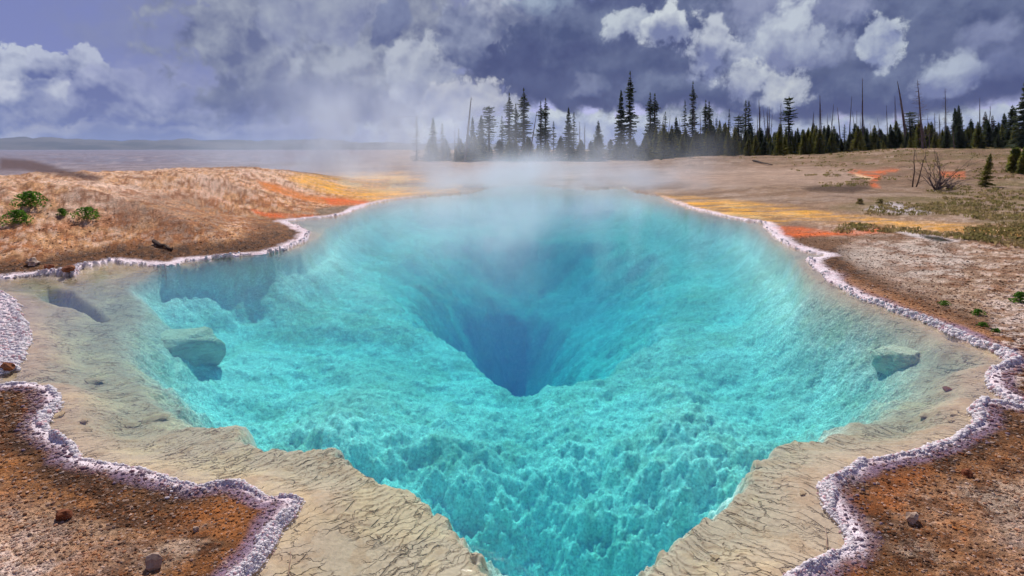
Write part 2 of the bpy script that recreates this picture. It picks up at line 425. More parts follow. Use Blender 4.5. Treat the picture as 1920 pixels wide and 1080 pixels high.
lay(band([(1300,374),(1420,388),(1500,402),(1440,412),(1340,400)], 7, 9, .5, 38) * sstep(.45, .6, st) * .7, C(222, 190, 130))
lay(band([(1436,424),(1500,426),(1570,434),(1650,428),(1680,432),(1600,440),(1500,444),(1456,442)], 4, 8, .6, 39) * (.55 + .45 * sk2), O1)
lay(band([(1470,446),(1560,442),(1700,440),(1740,444),(1600,450),(1530,470)], 5, 5, .6, 40) * .75, C(110, 80, 56))
lay(band([(1672,432),(1710,436),(1760,442),(1800,452),(1770,455),(1720,445)], 2.5, 3, .6, 42) * .9, C(205, 196, 196))
lay(band([(1726,441),(1760,444),(1788,452),(1765,453),(1735,447)], 1.5, 2, .6, 43), C(38, 44, 36))
lay(band([(1670,380),(1720,390),(1745,400),(1700,402),(1620,392)], 4, 5, .6, 44) * .7, C(200, 190, 196))
lay(band([(1588,320),(1680,318),(1660,328),(1640,340),(1650,352),(1632,350),(1628,334),(1600,326)], 4, 9, .3, 45) * (.1 + .75 * sk2), O1)
lay(band([(1600,324),(1640,334),(1630,338),(1605,330)], 2, 3, .3, 46) * .8, C(226, 190, 150))
lay(band([(1760,322),(1810,322),(1810,334),(1770,332)], 3, 4, .3, 47) * .7, C(200, 100, 50))
# white-pink sinter rim
rk = np.clip(rr_ / 8, .7, 2.0)
rimm = sstep(-.02, .01, sS) * (1 - sstep(.10, .22, sS / rk - .10 * (n3 - .5))) * sstep(34, 22, rr_)
lay(rimm * .97, C(226, 212, 218))
lay(rimm * sstep(.52, .68, n3) * .45, C(196, 160, 164))
lay(sstep(.10, .16, sS / rk) * (1 - sstep(.2, .3, sS / rk)) * sstep(14, 9, rr_) * (.35 + .5 * sstep(.4, .6, n2)), C(128, 106, 128))
lblob = ((GX < -5.0) & (sS > 0)) * band([(-200,530),(0,540),(40,570),(70,640),(60,700),(0,720),(-200,730)], 6, 4, 1, 48) * sstep(-.01, .03, sS)
lay(lblob * (1 - .5 * sstep(.55, .7, n3)), C(224, 206, 212))
# ---- bed of the pool
und = sS <= 0
shelfc = C(188, 168, 146)
deepc = C(246, 250, 244)
bedc = np.empty_like(col_); bedc[:] = shelfc
soft_ = sstep(2.5, 3.5, np.abs(GX)) * sstep(4.0, 5.0, GY) * sstep(11, 9, GY)
t = np.clip(sstep(-.05, .25 + .9 * soft_, dd_), 0, 1)[:, None]
bedc = bedc * (1 - t) + deepc * t
m = (sstep(.5, .68, n3) * .35)[:, None] * (1 - t); bedc = bedc * (1 - m) + C(172, 138, 104) * m
m = (sstep(.55, .7, n2) * .5)[:, None] * (1 - t); bedc = bedc * (1 - m) + C(216, 194, 160) * m
m = (sstep(.52, .68, n1) * .35)[:, None] * t; bedc = bedc * (1 - m) + C(170, 178, 150) * m
m = (sstep(.5, .35, worley(GX * 4.3, GY * 4.3, 81)) * 0 + sstep(.5, .68, n2) * .35)[:, None] * t; bedc = bedc * (1 - m) + C(186, 196, 160) * m
ph = 0.76 * np.abs(GX) + 0.64 * GY
qq = ph / 0.062 + 2.6 * fbm(GX * 2.2, GY * 2.2, 63, 4, .55) + 2.2 * fbm(GX * 9, GY * 9, 66, 2)
sw = qq - np.floor(qq)
m = (sstep(.16, .04, sw) * sstep(.42, .56, fbm(GX * 6, GY * 6, 67, 3)) * sstep(16, 8, rr_) * sstep(.08, .3, -sS) * .7)[:, None] * (1 - t)
bedc = bedc * (1 - m) + C(112, 86, 62) * m
col_[und] = bedc[und]
hi = fbm(GX * 30, GY * 30, 121, 2)

idx = np.arange(nr * na).reshape(nr, na)
q = np.stack([idx[:-1, :], np.roll(idx, -1, 1)[:-1, :], np.roll(idx, -1, 1)[1:, :], idx[1:, :]], -1).reshape(-1, 4)
q = q[q[:, 0] >= 0]
fu = (sS[q] <= 0).sum(1) >= 2
def sheet(name, faces, mat):
    used = np.unique(faces); mp = np.full(nr * na, -1); mp[used] = np.arange(len(used))
    f = mp[faces]
    me = bpy.data.meshes.new(name)
    me.vertices.add(len(used)); me.vertices.foreach_set('co', np.stack([GX[used], GY[used], GZ[used]], 1).ravel())
    me.loops.add(f.size); me.loops.foreach_set('vertex_index', f.ravel().astype(np.int32))
    me.polygons.add(len(f)); me.polygons.foreach_set('loop_start', np.arange(0, f.size, 4, dtype=np.int32))
    me.polygons.foreach_set('loop_total', np.full(len(f), 4, dtype=np.int32))
    me.polygons.foreach_set('use_smooth', np.ones(len(f), dtype=bool))
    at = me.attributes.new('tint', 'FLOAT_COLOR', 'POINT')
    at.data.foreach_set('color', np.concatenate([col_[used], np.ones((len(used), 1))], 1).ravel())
    at = me.attributes.new('grit', 'FLOAT', 'POINT')
    gr = np.where(sS > 0, np.clip(.35 + sstep(.15, .5, sS), 0, 1), sstep(0, .3, dd_))
    at.data.foreach_set('value', gr[used])
    me.update(calc_edges=True); me.validate()
    me.materials.append(mat)
    o = bpy.data.objects.new(name, me); col.objects.link(o)
    return o

# land material : traced mineral colours broken up by gravel
m_land = new_mat('land'); p = pos()
tint = attr('tint'); grit = attr('grit', 'Fac')
flat = vm('MULTIPLY', p, (1, 1, .4))
v1 = voro(flat, 30, 'F1', 2, .6, 'Distance'); vc = voro(flat, 30, 'F1', 1, .5, 'Color')
v2 = voro(flat, 75, 'F1', 0, .5, 'Color')
f1 = noise(flat, 18, 6, .68); f2 = noise(flat, 3.0, 5, .6); f3 = noise(flat, .8, 6, .6)
s1 = sep(vc)[0]; s2 = sep(v2)[1]
val = lin(s1, 0, 1, .72, 1.30) * lin(s2, 0, 1, .78, 1.24) * lin(f1, .3, .7, .62, 1.34)
val = val * lin(f2, .3, .7, .85, 1.15) * lin(f3, .3, .7, .85, 1.15)
gv = lin(grit, 0, 1, .35, 1.)
val = 1. + (val - 1.) * gv
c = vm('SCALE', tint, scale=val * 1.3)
c = mix(sms(f1, .60, .72) * gv * .4, c, C(62, 42, 30))
c = mix(sms(s1, .82, .95) * gv * .45, c, C(214, 190, 176))
c = mix(sms(s2, .90, .98) * gv * .35, c, C(176, 96, 44))
h = (1. - v1) * .9 + f1 * 1.1 + s2 * .3
finish(principled(c, .92, bump(h, .9, .03), .2))
# pool bed
m_bed = new_mat('sinter_bed'); p = pos(); tint = attr('tint'); grit = attr('grit', 'Fac')
v1 = voro(p, 6.5, 'F1', 3, .6); v2 = voro(p, 15, 'SMOOTH_F1', 2, .6)
f1 = noise(p, 9, 6, .65); f2 = noise(p, 1.6, 5, .6); f3 = noise(p, 34, 4, .7)
val = lin(v1, .1, .8, 1.2, .74) * lin(f1, .3, .7, .80, 1.18) * lin(f2, .3, .7, .88, 1.08)
val = 1. + (val - 1.) * lin(grit, 0, 1, .12, 1.)
val = val * (1. + (lin(f3, .3, .7, .55, 1.4) - 1.) * lin(grit, 0, 1, .4, 1.))
px_, py_, pz_ = sep(p); ax = mth('ABSOLUTE', px_)
wn = noise(p, 5, 4, .6)
ac = (ax * .76 + py_ * .64) * 15. + wn * 3.2; al_ = (py_ * .76 - ax * .64) * 4.2 + wn * 2.
crk = sms(voro(comb(ac, al_, 0.), 1., 'DISTANCE_TO_EDGE'), .07, .0) * sms(noise(p, 2.6, 4, .65), .38, .62) * lin(grit, 0, .5, 1., 0.)
c = vm('SCALE', tint, scale=val)
c = mix(crk * .28, c, C(112, 88, 64))
h = (1. - v1) * lin(grit, 0, 1, .1, 1.1) - crk * .8 + (1. - v2) * lin(grit, 0, 1, .2, .8) + f1 * lin(grit, 0, 1, .25, 1.) + f3 * .16
finish(principled(c, .95, bump(h, .9, lin(grit, 0, 1, .03, .045)), .0))

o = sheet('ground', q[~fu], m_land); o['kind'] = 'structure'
o = sheet('pool_bed', q[fu], m_bed); o['kind'] = 'structure'

# ------------------------------------------------------------------ water: a clear absorbing body filling the basin
def water_body():
    xs = (-30, 30); ys = (1.6, 46); top = 0.0; bot = -12.0
    V = [(xs[0], ys[0], bot), (xs[1], ys[0], bot), (xs[1], ys[1], bot), (xs[0], ys[1], bot),
         (xs[0], ys[0], top), (xs[1], ys[0], top), (xs[1], ys[1], top), (xs[0], ys[1], top)]
    Fc = [(3, 2, 1, 0), (4, 5, 6, 7), (0, 1, 5, 4), (1, 2, 6, 5), (2, 3, 7, 6), (3, 0, 4, 7)]
    m = new_mat('water'); p = pos()
    w = noise(vm('MULTIPLY', p, (1, 1.6, 1)), 3.2, 4, .55, .4); w2 = noise(p, 13, 3, .5, .3)
    nb = bump(w * 1. + w2 * .3, .17, .03)
    fr = nd('ShaderNodeFresnel'); put(fr.inputs['IOR'], 1.33); put(fr.inputs['Normal'], nb)
    gl = nd('ShaderNodeBsdfGlossy'); put(gl.inputs['Roughness'], .09); put(gl.inputs['Normal'], nb); put(gl.inputs['Color'], (1, 1, 1, 1))
    tr = nd('ShaderNodeBsdfTransparent')
    mx = nd('ShaderNodeMixShader'); put(mx.inputs[0], S(fr.outputs[0]))
    S.tree.links.new(tr.outputs[0], mx.inputs[1]); S.tree.links.new(gl.outputs[0], mx.inputs[2])
    ab = nd('ShaderNodeVolumeAbsorption'); put(ab.inputs['Color'], WATER_ABS[0]); put(ab.inputs['Density'], WATER_ABS[1])
    sc = nd('ShaderNodeVolumeScatter'); put(sc.inputs['Color'], WATER_SC[0]); put(sc.inputs['Density'], WATER_SC[1])
    ad = nd('ShaderNodeAddShader'); S.tree.links.new(ab.outputs[0], ad.inputs[0]); S.tree.links.new(sc.outputs[0], ad.inputs[1])
    finish(S(mx.outputs[0]), S(ad.outputs[0]))
    try: m.cycles.homogeneous_volume = True
    except Exception: pass
    o = mesh_obj('water', V, Fc, m); o['kind'] = 'structure'
    return o
WATER_ABS = ((.0, .83, .895), .34)
WATER_SC = ((.02, .30, .98), .050)
water_body()
# ------------------------------------------------------------------ materials for things
m_bark = simple_mat('bark', C(58, 44, 38), C(92, 74, 64), 8, .95, .6, .03)
m_dead = simple_mat('dead_wood', C(78, 66, 66), C(132, 116, 112), 9, .95, .5, .02)
def needle_mat(name, c1, c2, c3, tf=.35):
    m = new_mat(name); p = objco()
    n = noise(p, 1.1, 4, .6); n2 = noise(p, 7, 3, .6)
    c = mix(sms(n, .38, .62), c1, c2); c = mix(sms(n2, .55, .7), c, c3)
    tl = nd('ShaderNodeBsdfTranslucent'); put(tl.inputs['Color'], c)
    mx = nd('ShaderNodeMixShader'); put(mx.inputs[0], tf)
    S.tree.links.new(principled(c, .8, None, .25).s, mx.inputs[1]); S.tree.links.new(tl.outputs[0], mx.inputs[2])
    finish(S(mx.outputs[0])); return m
m_needle = needle_mat('spruce_needles', C(60, 78, 56), C(88, 100, 64), C(114, 114, 68), .45)
m_needle2 = needle_mat('pine_needles', C(104, 116, 54), C(150, 146, 68), C(182, 164, 88), .6)
m_rusty = needle_mat('browned_needles', C(58, 50, 38), C(84, 58, 44), C(104, 70, 50))
m_leaf = needle_mat('leaves', C(72, 116, 40), C(112, 152, 52), C(150, 172, 74), .5)
m_sage = needle_mat('sage', C(132, 124, 76), C(166, 146, 104), C(108, 106, 60), .5)
m_rock = simple_mat('rock', C(150, 122, 104), C(196, 176, 160), 7, .9, .7, .02)
m_rockr = simple_mat('rust_rock', C(110, 58, 34), C(150, 96, 66), 9, .9, .7, .02)
m_wet = simple_mat('wet_stone', C(168, 146, 120), C(196, 176, 146), 7, .9, .8, .03, .1)
m_boulder = new_mat('sinter_boulder'); p = objco()
n = noise(vm('MULTIPLY', p, (1, 1, 3.)), 3.5, 6, .68); n2 = noise(p, 22, 4, .65); lay_ = noise(vm('MULTIPLY', p, (.6, .6, 9.)), 3., 4, .5, .6)
finish(principled(mix(sms(n * .6 + n2 * .4, .38, .62), C(222, 210, 180), C(244, 236, 214)), .95, bump(n + n2 * .5 + lay_ * .8, 1., .09), .05))

# ------------------------------------------------------------------ conifers
def tube(V, Fc, pts, rad, n=6):
    b = len(V)
    for (p, r) in zip(pts, rad):
        for k in range(n):
            a = 2 * math.pi * k / n
            V.append((p[0] + r * math.cos(a), p[1] + r * math.sin(a), p[2]))
    for i in range(len(pts) - 1):
        for k in range(n):
            Fc.append((b + i * n + k, b + i * n + (k + 1) % n, b + (i + 1) * n + (k + 1) % n, b + (i + 1) * n + k))
    Fc.append(tuple(b + k for k in range(n))[::-1]); Fc.append(tuple(b + (len(pts) - 1) * n + k for k in range(n)))

def stick(V, Fc, p, q, r0, r1, n=4):
    d = Vector(q) - Vector(p)
    if d.length < 1e-5: return
    u = d.orthogonal().normalized(); w = d.normalized().cross(u); b = len(V)
    for (c0, r) in ((p, r0), (q, r1)):
        for k in range(n):
            a = 2 * math.pi * k / n
            V.append(tuple(Vector(c0) + u * r * math.cos(a) + w * r * math.sin(a)))
    for k in range(n):
        Fc.append((b + k, b + (k + 1) % n, b + n + (k + 1) % n, b + n + k))
    Fc.append(tuple(b + k for k in range(n))[::-1]); Fc.append(tuple(b + n + k for k in range(n)))

def conifer_mesh(seed, prof, whorl=.26, nb=5, droop=.35, gap=.1, leaf=.30, bare=.06, dead_from=None):
    """10 m tall conifer: returns trunk and crown meshes. prof(t) = branch length at relative height t"""
    rg = random.Random(seed)
    tv, tf, cv, cf = [], [], [], []
    wob = [rg.uniform(-.05, .05) for _ in range(6)]
    pts = [(wob[i] * i * .25, wob[-i - 1] * i * .2, 10 * i / 5) for i in range(6)]
    tube(tv, tf, pts, [.16, .13, .10, .075, .045, .012], 6)
    z = 10 * bare
    while z < 9.9:
        t = z / 10
        L0 = prof(t)
        side = rg.uniform(0, 6.28)
        for k in range(nb):
            if rg.random() < gap: continue
            az = side + 2 * math.pi * k / nb + rg.uniform(-.35, .35)
            L = L0 * rg.uniform(.62, 1.18)
            if L < .05: continue
            dirv = Vector((math.cos(az), math.sin(az), 0)); sidev = Vector((-math.sin(az), math.cos(az), 0))
            z0 = z + rg.uniform(-.12, .12)
            up0 = .35 * (t - .35)
            n = 3 + int(L * 4.5)
            prev = Vector((0, 0, z0))
            for j in range(1, n + 1):
                s = j / n
                pz = z0 + L * (up0 * s - droop * s * (1 - .55 * s) * (1.15 - t))
                p = dirv * (L * s); p.z = pz
                if dead_from is None or rg.random() > dead_from:
                    w = leaf * (1.15 - .6 * s) * rg.uniform(.7, 1.25) * min(1., .45 + L * .7)
                    for sg in (-1, 1):
                        tip = p + sidev * sg * w + dirv * w * .5 + Vector((0, 0, rg.uniform(-.85, .15) * w))
                        b = len(cv)
                        m_ = (prev + p) / 2
                        cv.extend([tuple(prev), tuple(p + dirv * .05), tuple(tip), tuple((m_ + sidev * sg * w * .5 - Vector((0, 0, rg.uniform(.25, .8) * w))))])
                        cf.append((b, b + 1, b + 2, b + 3))
                    if rg.random() < .9:
                        b = len(cv); h_ = leaf * .85
                        cv.extend([tuple(prev), tuple(p), tuple(p + dirv * .1 - Vector((0, 0, h_ * rg.uniform(.5, 1.2))))]); cf.append((b, b + 1, b + 2))
                prev = p
            stick(tv, tf, (0, 0, z0), tuple(dirv * L * .55 + Vector((0, 0, z0 + L * .55 * (up0 - droop * .4)))), .022, .008, 3)
        z += whorl * rg.uniform(.7, 1.3) * (1.15 - .5 * t)
    b = len(cv)
    for k in range(5):
        a = k * 1.26
        cv.extend([(0, 0, 9.6), (.10 * math.cos(a), .10 * math.sin(a), 9.65), (0, 0, 10.1)]); cf.append((len(cv) - 3, len(cv) - 2, len(cv) - 1))
    return (tv, tf), (cv, cf)

def raw_mesh(name, VF, mat):
    me = bpy.data.meshes.new(name); me.from_pydata(VF[0], [], VF[1]); me.update(); me.materials.append(mat); return me

def snag_mesh(seed, nbr=26, blen=.9, start=.3, bend=.0):
    rg = random.Random(seed); tv, tf, bv, bf = [], [], [], []
    pts = [(bend * (i / 6) ** 2 + rg.uniform(-.03, .03), rg.uniform(-.03, .03), 10 * i / 6) for i in range(7)]
    tube(tv, tf, pts, [.15, .13, .115, .10, .08, .055, .018], 6)
    for k in range(nbr):
        z = 10 * (start + (1 - start) * rg.random() * .97); t = z / 10
        i = min(5, int(t * 6)); f = t * 6 - i
        c0 = Vector(pts[i]).lerp(Vector(pts[i + 1]), f); az = rg.uniform(0, 6.28)
        L = blen * (1.15 - t) * rg.uniform(.4, 1.3) + .08
        q = c0 + Vector((math.cos(az) * L, math.sin(az) * L, L * rg.uniform(-.45, .5)))
        stick(bv, bf, tuple(c0), tuple(q), .028, .008, 3)
        if L > .5:
            m_ = c0.lerp(q, .6)
            stick(bv, bf, tuple(m_), tuple(m_ + Vector((rg.uniform(-.3, .3), rg.uniform(-.3, .3), rg.uniform(-.25, .2)))), .015, .006, 3)
    return (tv, tf), (bv, bf)

PROTO = {}
def joined(a, b):
    o_ = len(a[0]); return a[0] + b[0], a[1] + [tuple(i_ + o_ for i_ in f_) for f_ in b[1]]
def proto(key, mats, vf):
    PROTO[key] = (raw_mesh('trunk', vf[0], mats[0]), raw_mesh('crown', vf[1], mats[1]))
cone = lambda w, p=.85: (lambda t: w * max(0., 1 - t) ** p * (1 if t > .1 else .8))
def column(w): return lambda t: w * (1 - t) ** .5 * (.75 + .25 * math.sin(t * 17)) * (1 if t < .8 else max(.25, (1 - t) / .2))
for k in range(3):
    proto('spruce%d' % k, (m_bark, m_needle), conifer_mesh(10 + k, cone(2.0 + .2 * k, .9), .30, 6, .42, .12, .34))
    proto('spire%d' % k, (m_bark, m_needle), conifer_mesh(20 + k, column(1.15), .27, 5, .45, .16, .26))
    proto('thin%d' % k, (m_bark, m_needle), conifer_mesh(30 + k, cone(1.5, .8), .42, 4, .35, .30, .26))
    proto('young%d' % k, (m_bark, m_needle2), conifer_mesh(40 + k, cone(2.3, .85), .32, 6, .05, .15, .42))
    proto('dusk%d' % k, (m_bark, m_needle), conifer_mesh(50 + k, cone(2.5, .8), .34, 6, .25, .12, .42))
proto('rusty0', (m_bark, m_rusty), conifer_mesh(61, cone(1.7, .8), .36, 5, .3, .2, .32))
proto('rusty1', (m_bark, m_rusty), conifer_mesh(62, cone(2.0, .8), .36, 5, .3, .25, .32))
proto('tuft0', (m_bark, m_needle), conifer_mesh(63, lambda t: .25 if t < .35 else (1.1 * (.35 + .65 * math.sin(min(1, max(0, (t - .35) / .65)) * 3.0))), .34, 5, .3, .25, .26, .1))
for k in range(3):
    PROTO['snag%d' % k] = (raw_mesh('dead_tree', joined(*snag_mesh(70 + k, 34, 1.0, .35)), m_dead),)
    PROTO['pole%d' % k] = (raw_mesh('dead_tree', joined(*snag_mesh(80 + k, 12, .4, .5)), m_dead),)
    PROTO['brushy%d' % k] = (raw_mesh('dead_tree', joined(*snag_mesh(90 + k, 80, 1.3, .12)), m_dead),)

def plant_tree(name, cat, key, u, vtop, d, label, group=None, width=1.0, ubase=None, seed=0):
    """u, vtop: where the tip stands against the sky; d: metres ahead; the height follows from them"""
    rg = random.Random(int(u * 7 + vtop * 13 + d + seed))
    x, y = at_dist(ubase if ubase is not None else u, d)
    gz = ground_z(x, y)
    dx, dy, dz = pix_dir(u, vtop); t = d / dy
    ztop = CAMH + dz * t; xtop = dx * t
    h = max(.3, ztop - gz + .1)
    e = empty(name, (x, y, gz - .1), 0)
    tilt = math.atan2(xtop - x, h)
    e.rotation_euler = (rg.uniform(-.02, .02), tilt, 0)
    s = h / 10.0; ws = width * (s ** .72) * 1.08
    if len(PROTO[key]) == 1:
        bpy.data.objects.remove(e)
        e = bpy.data.objects.new(name, PROTO[key][0]); col.objects.link(e)
        e.location = (x, y, gz - .1); e.rotation_euler = (0, tilt, 0); e.scale = (ws, ws, s)
        return tag(e, label, cat, group)
    tr, cr = PROTO[key]
    for me, nm in ((tr, 'trunk'), (cr, 'crown' if cr.name.startswith('crown') else 'branches')):
        o = bpy.data.objects.new(nm, me); col.objects.link(o); o.parent = e
        o.scale = (ws, ws, s); o.rotation_euler = (0, 0, rg.uniform(0, 6.28))
    tag(e, label, cat, group)
    return e

SPRUCES = [  # tip u, tip v, metres, prototype, relative width, label
 (781, 218, 96, 'thin0', .9, 'faint spruce leftmost in the row, half hidden by steam'),
 (812, 221, 96, 'spruce0', .9, 'misty spruce second from the left end of the tree row'),
 (829, 231, 98, 'thin1', 1., 'small misty spruce just right of the second one at the left end of the row'),
 (860, 241, 99, 'thin2', .9, 'low faint conifer left of the leaning dead pole in the steam'),
 (886, 219, 97, 'spruce1', .8, 'grey-green spruce right beside the leaning dead pole'),
 (902, 216, 98, 'spruce2', .9, 'hazy dense spruce between the leaning dead pole and the airy pine'),
 (917, 198, 97, 'tuft0', 1.35, 'airy pine with a rounded open top left of the tall dark spruce pair'),
 (941, 217, 98, 'thin0', 1.1, 'thin spruce tucked against the left of the tall dark spruce pair'),
 (955, 174, 95, 'spire0', 1.35, 'tall dark spruce with drooping boughs, left of a tight pair'),
 (967, 194, 97, 'spire1', 1.3, 'shorter dark spruce wedged between two tall drooping ones'),
 (982, 165, 95, 'spire2', 1.55, 'tall dark spruce with widely spaced drooping boughs, right of a tight pair'),
 (1014, 190, 96, 'spire1', 1.25, 'slim spruce on the left of twin spires past the drooping group'),
 (1023, 184, 97, 'spire0', 1.25, 'slim spruce on the right of twin spires past the drooping group'),
 (1038, 227, 98, 'thin2', 1., 'short spruce right of the slim twin spires'),
 (1066, 201, 95, 'spruce1', .78, 'dense pointed dark green spruce standing alone above the steam'),
 (1076, 210, 97, 'thin1', .9, 'thin spruce leaning on the right side of the dense pointed one'),
 (1122, 226, 96, 'spruce2', .95, 'short broad spruce alone in the gap before the tallest tree'),
 (1165, 168, 94, 'spruce0', .85, 'broad dark spruce standing just left of the tallest tree'),
 (1182, 133, 94, 'spire2', 1.15, 'tallest spruce of all, a narrow spire against the dark cloud'),
 (1219, 173, 95, 'spire0', 1.25, 'left of two fused spires right of the tallest tree'),
 (1228, 175, 96, 'spire1', 1.45, 'right of two fused spires right of the tallest tree'),
 (1247, 209, 97, 'thin0', .95, 'thin half bare spruce right of the fused spires'),
 (1268, 218, 97, 'spruce2', .8, 'low pointed spruce between the fused spires and the tall narrow spire'),
 (1284, 187, 97, 'thin1', .75, 'lean spruce with a bare pointed tip next to the tall narrow spire'),
 (1299, 152, 95, 'spire1', .95, 'very narrow tall spire in the middle of the forest edge'),
 (1323, 187, 95, 'spire2', 1.15, 'left one of a dark double spire right of the very narrow tall one'),
 (1330, 190, 96, 'spire0', 1.35, 'right one of a dark double spire right of the very narrow tall one'),
 (1343, 221, 97, 'thin2', .9, 'short ragged spruce right of the dark double spire'),
 (1357, 231, 97, 'spruce1', .8, 'small pointed spruce second right of the dark double spire'),
 (1367, 204, 98, 'thin0', .7, 'skinny spruce with a bare top left of the fluffy pine'),
 (1385, 216, 95, 'tuft0', 1.4, 'fluffy rounded pine left of the tall tufted pair'),
 (1398, 187, 96, 'thin2', 1., 'left of a tall tufted pair with bare lower trunks'),
 (1404, 188, 97, 'thin1', 1., 'right of a tall tufted pair with bare lower trunks'),
 (1465, 231, 96, 'spruce0', .8, 'pointed spruce below a bare dead top, left of the ragged crowned spruce'),
 (1479, 180, 95, 'tuft0', 1.1, 'ragged crowned spruce with a gap in its middle and a dark base'),
 (1496, 239, 97, 'spruce2', .9, 'small dark spruce right of the ragged crowned one'),
 (1525, 229, 98, 'dusk1', .8, 'dark dense spruce poking above the low pines at mid right'),
 (1545, 235, 98, 'dusk2', .8, 'dark rounded spruce beside a tall bare snag at mid right'),
 (1583, 233, 99, 'thin1', 1., 'thin little spruce among leaning bare poles'),
 (1706, 208, 92, 'tuft0', 1.6, 'green open pine standing among the tall grey snags'),
 (1791, 201, 90, 'dusk0', .62, 'left of two dense dark spruces merged into one block at right'),
 (1797, 195, 91, 'dusk1', .62, 'right of two dense dark spruces merged into one block at right'),
 (1821, 221, 92, 'dusk2', .75, 'pointed dark spruce right of the dense merged block'),
 (1847, 208, 91, 'rusty0', 1., 'reddish brown thinning spruce near the right end of the row'),
 (1862, 215, 92, 'rusty1', .85, 'reddish dense young spruce next to the thinning brown one'),
 (1872, 228, 92, 'dusk0', .8, 'short dark spruce between two taller ones near the right end'),
 (1882, 210, 90, 'dusk1', .75, 'dark narrow spruce third from the right end of the row'),
 (1898, 195, 84, 'dusk2', .9, 'dark purple-brown spruce beside the big spruce at the right edge'),
 (1921, 148, 72, 'spruce0', 1.15, 'big near spruce cut by the right edge of the photo'),
]
for (u, v, d, key, w, lab) in SPRUCES:
    plant_tree('spruce_tree' if key != 'tuft0' else 'pine_tree', 'tree', key, u, v, d, lab, 'conifers along the forest edge', w)

SNAGS = [  # tip u, tip v, base u, metres, prototype, width, label
 (853, 226, 852, 97, 'pole0', .6, 'thin bare dead stem in the steam at the left of the row'),
 (884, 181, 871, 90, 'pole1', 1.5, 'tall dark dead pole leaning right above the steam'),
 (1007, 207, 991, 93, 'pole2', .8, 'thin dead stem leaning right behind the drooping spruces'),
 (1087, 228, 1087, 98, 'snag0', .8, 'short dead snag left of two in the gap after the dense pointed spruce'),
 (1097, 230, 1096, 98, 'snag1', .8, 'short dead snag right of two in the gap after the dense pointed spruce'),
 (1420, 215, 1420, 98, 'snag2', .8, 'short bare snag left of a slim bare pole'),
 (1423, 186, 1426, 96, 'pole0', 1., 'slim bare pole right of the tall tufted pair'),
 (1440, 199, 1439, 97, 'snag0', .6, 'bare straight snag, left of a close pair'),
 (1443, 198, 1443, 98, 'snag1', .7, 'bare twiggy snag, right of a close pair'),
 (1464, 192, 1464, 97, 'brushy0', .7, 'twiggy dead top above the pointed spruce'),
 (1537, 177, 1541, 94, 'snag2', .9, 'tall twiggy snag standing clear against the dark cloud at mid right'),
 (1563, 195, 1556, 97, 'pole1', .8, 'thin pole leaning right among the thin leaning stems'),
 (1570, 199, 1577, 97, 'pole2', 1., 'thin pole leaning left among the thin leaning stems'),
 (1597, 180, 1590, 96, 'pole0', .8, 'thin pole leaning right, close left of the tallest straight pole'),
 (1598, 206, 1606, 97, 'pole2', .7, 'short thin pole leaning left, crossing its right-leaning neighbour'),
 (1617, 145, 1617, 92, 'pole1', 1., 'tallest straight bare pole above the low pines'),
 (1613, 214, 1612, 97, 'pole2', .7, 'short thin dead stem beside the tallest straight pole'),
 (1662, 196, 1664, 93, 'snag0', .7, 'thin twiggy snag left of the low pines below the leaning trunk'),
 (1678, 178, 1678, 92, 'pole0', .9, 'straight thin snag left of the big leaning trunk'),
 (1681, 203, 1682, 93, 'snag1', .7, 'twiggy thin snag squeezed beside the big leaning trunk'),
 (1682, 146, 1701, 86, 'pole2', 1.5, 'big dead trunk leaning left at upper right'),
 (1720, 146, 1729, 72, 'brushy1', 1., 'tall silver snag with many short twigs and a pale base'),
 (1723, 200, 1735, 84, 'snag2', .9, 'dead trunk leaning left behind the tall silver snag'),
 (1752, 211, 1753, 92, 'brushy2', 1., 'bare greyish twiggy tree, left of two behind the silver snag'),
 (1761, 212, 1762, 93, 'brushy0', .9, 'bare greyish twiggy tree, right of two behind the silver snag'),
 (1772, 163, 1773, 90, 'brushy1', .75, 'dark straight snag bristling with short twigs left of the dense block'),
 (1786, 236, 1788, 76, 'pole0', 1., 'pale thin dead stem in front of the dense dark block'),
 (1837, 181, 1836, 91, 'pole1', .9, 'lone thin pole rising right of the dense dark block'),
 (1741, 232, 1742, 72, 'pole2', .8, 'pale short stem right of the silver snag base'),
]
for (u, v, ub, d, key, w, lab) in SNAGS:
    plant_tree('dead_tree', 'dead tree', key, u, v, d, lab, 'dead snags along the forest edge', w, ub)

rg = random.Random(15)
for i in range(46):
    u = rg.uniform(1235, 1880); d = rg.uniform(92, 102)
    plant_tree('dead_tree', 'dead tree', rg.choice(['pole0', 'snag0', 'snag1', 'brushy0', 'pole2']), u, rg.triangular(178, 240, 216), d, 'slender grey dead stem rising just above the low thicket', 'slender dead stems in the thicket', rg.uniform(.5, .8), u + rg.uniform(-9, 9), i)
# the low thicket along the forest edge
rg = random.Random(5)
for i in range(270):
    u = 1205 + (i + rg.random()) * (1935 - 1205) / 270
    d = rg.uniform(86, 104) - max(0, (u - 1650)) * .03
    v = rg.triangular(224, 276, 250) if u < 1650 else rg.triangular(222, 268, 242)
    if u > 1560 and rg.random() < .35 and u < 1680: v += 10
    key = rg.choice(['young0', 'young1', 'young2', 'young0', 'dusk1', 'dusk2', 'dusk0'])
    plant_tree('young_pine', 'young pine', key, u, v, d, 'short bushy pine packed into the dense low thicket along the forest edge', 'low pines of the thicket', rg.uniform(.65, 1.1), None, i)
for i in range(34):
    u = 800 + (i + rg.random()) * (1205 - 800) / 34
    plant_tree('young_pine', 'young pine', rg.choice(['young0', 'dusk1', 'dusk2', 'young2']), u, rg.uniform(252, 276), rg.uniform(90, 100), 'low misty pine in the steamy understorey left of the thicket', 'misty low pines behind the steam', rg.uniform(1.0, 1.6), None, i)
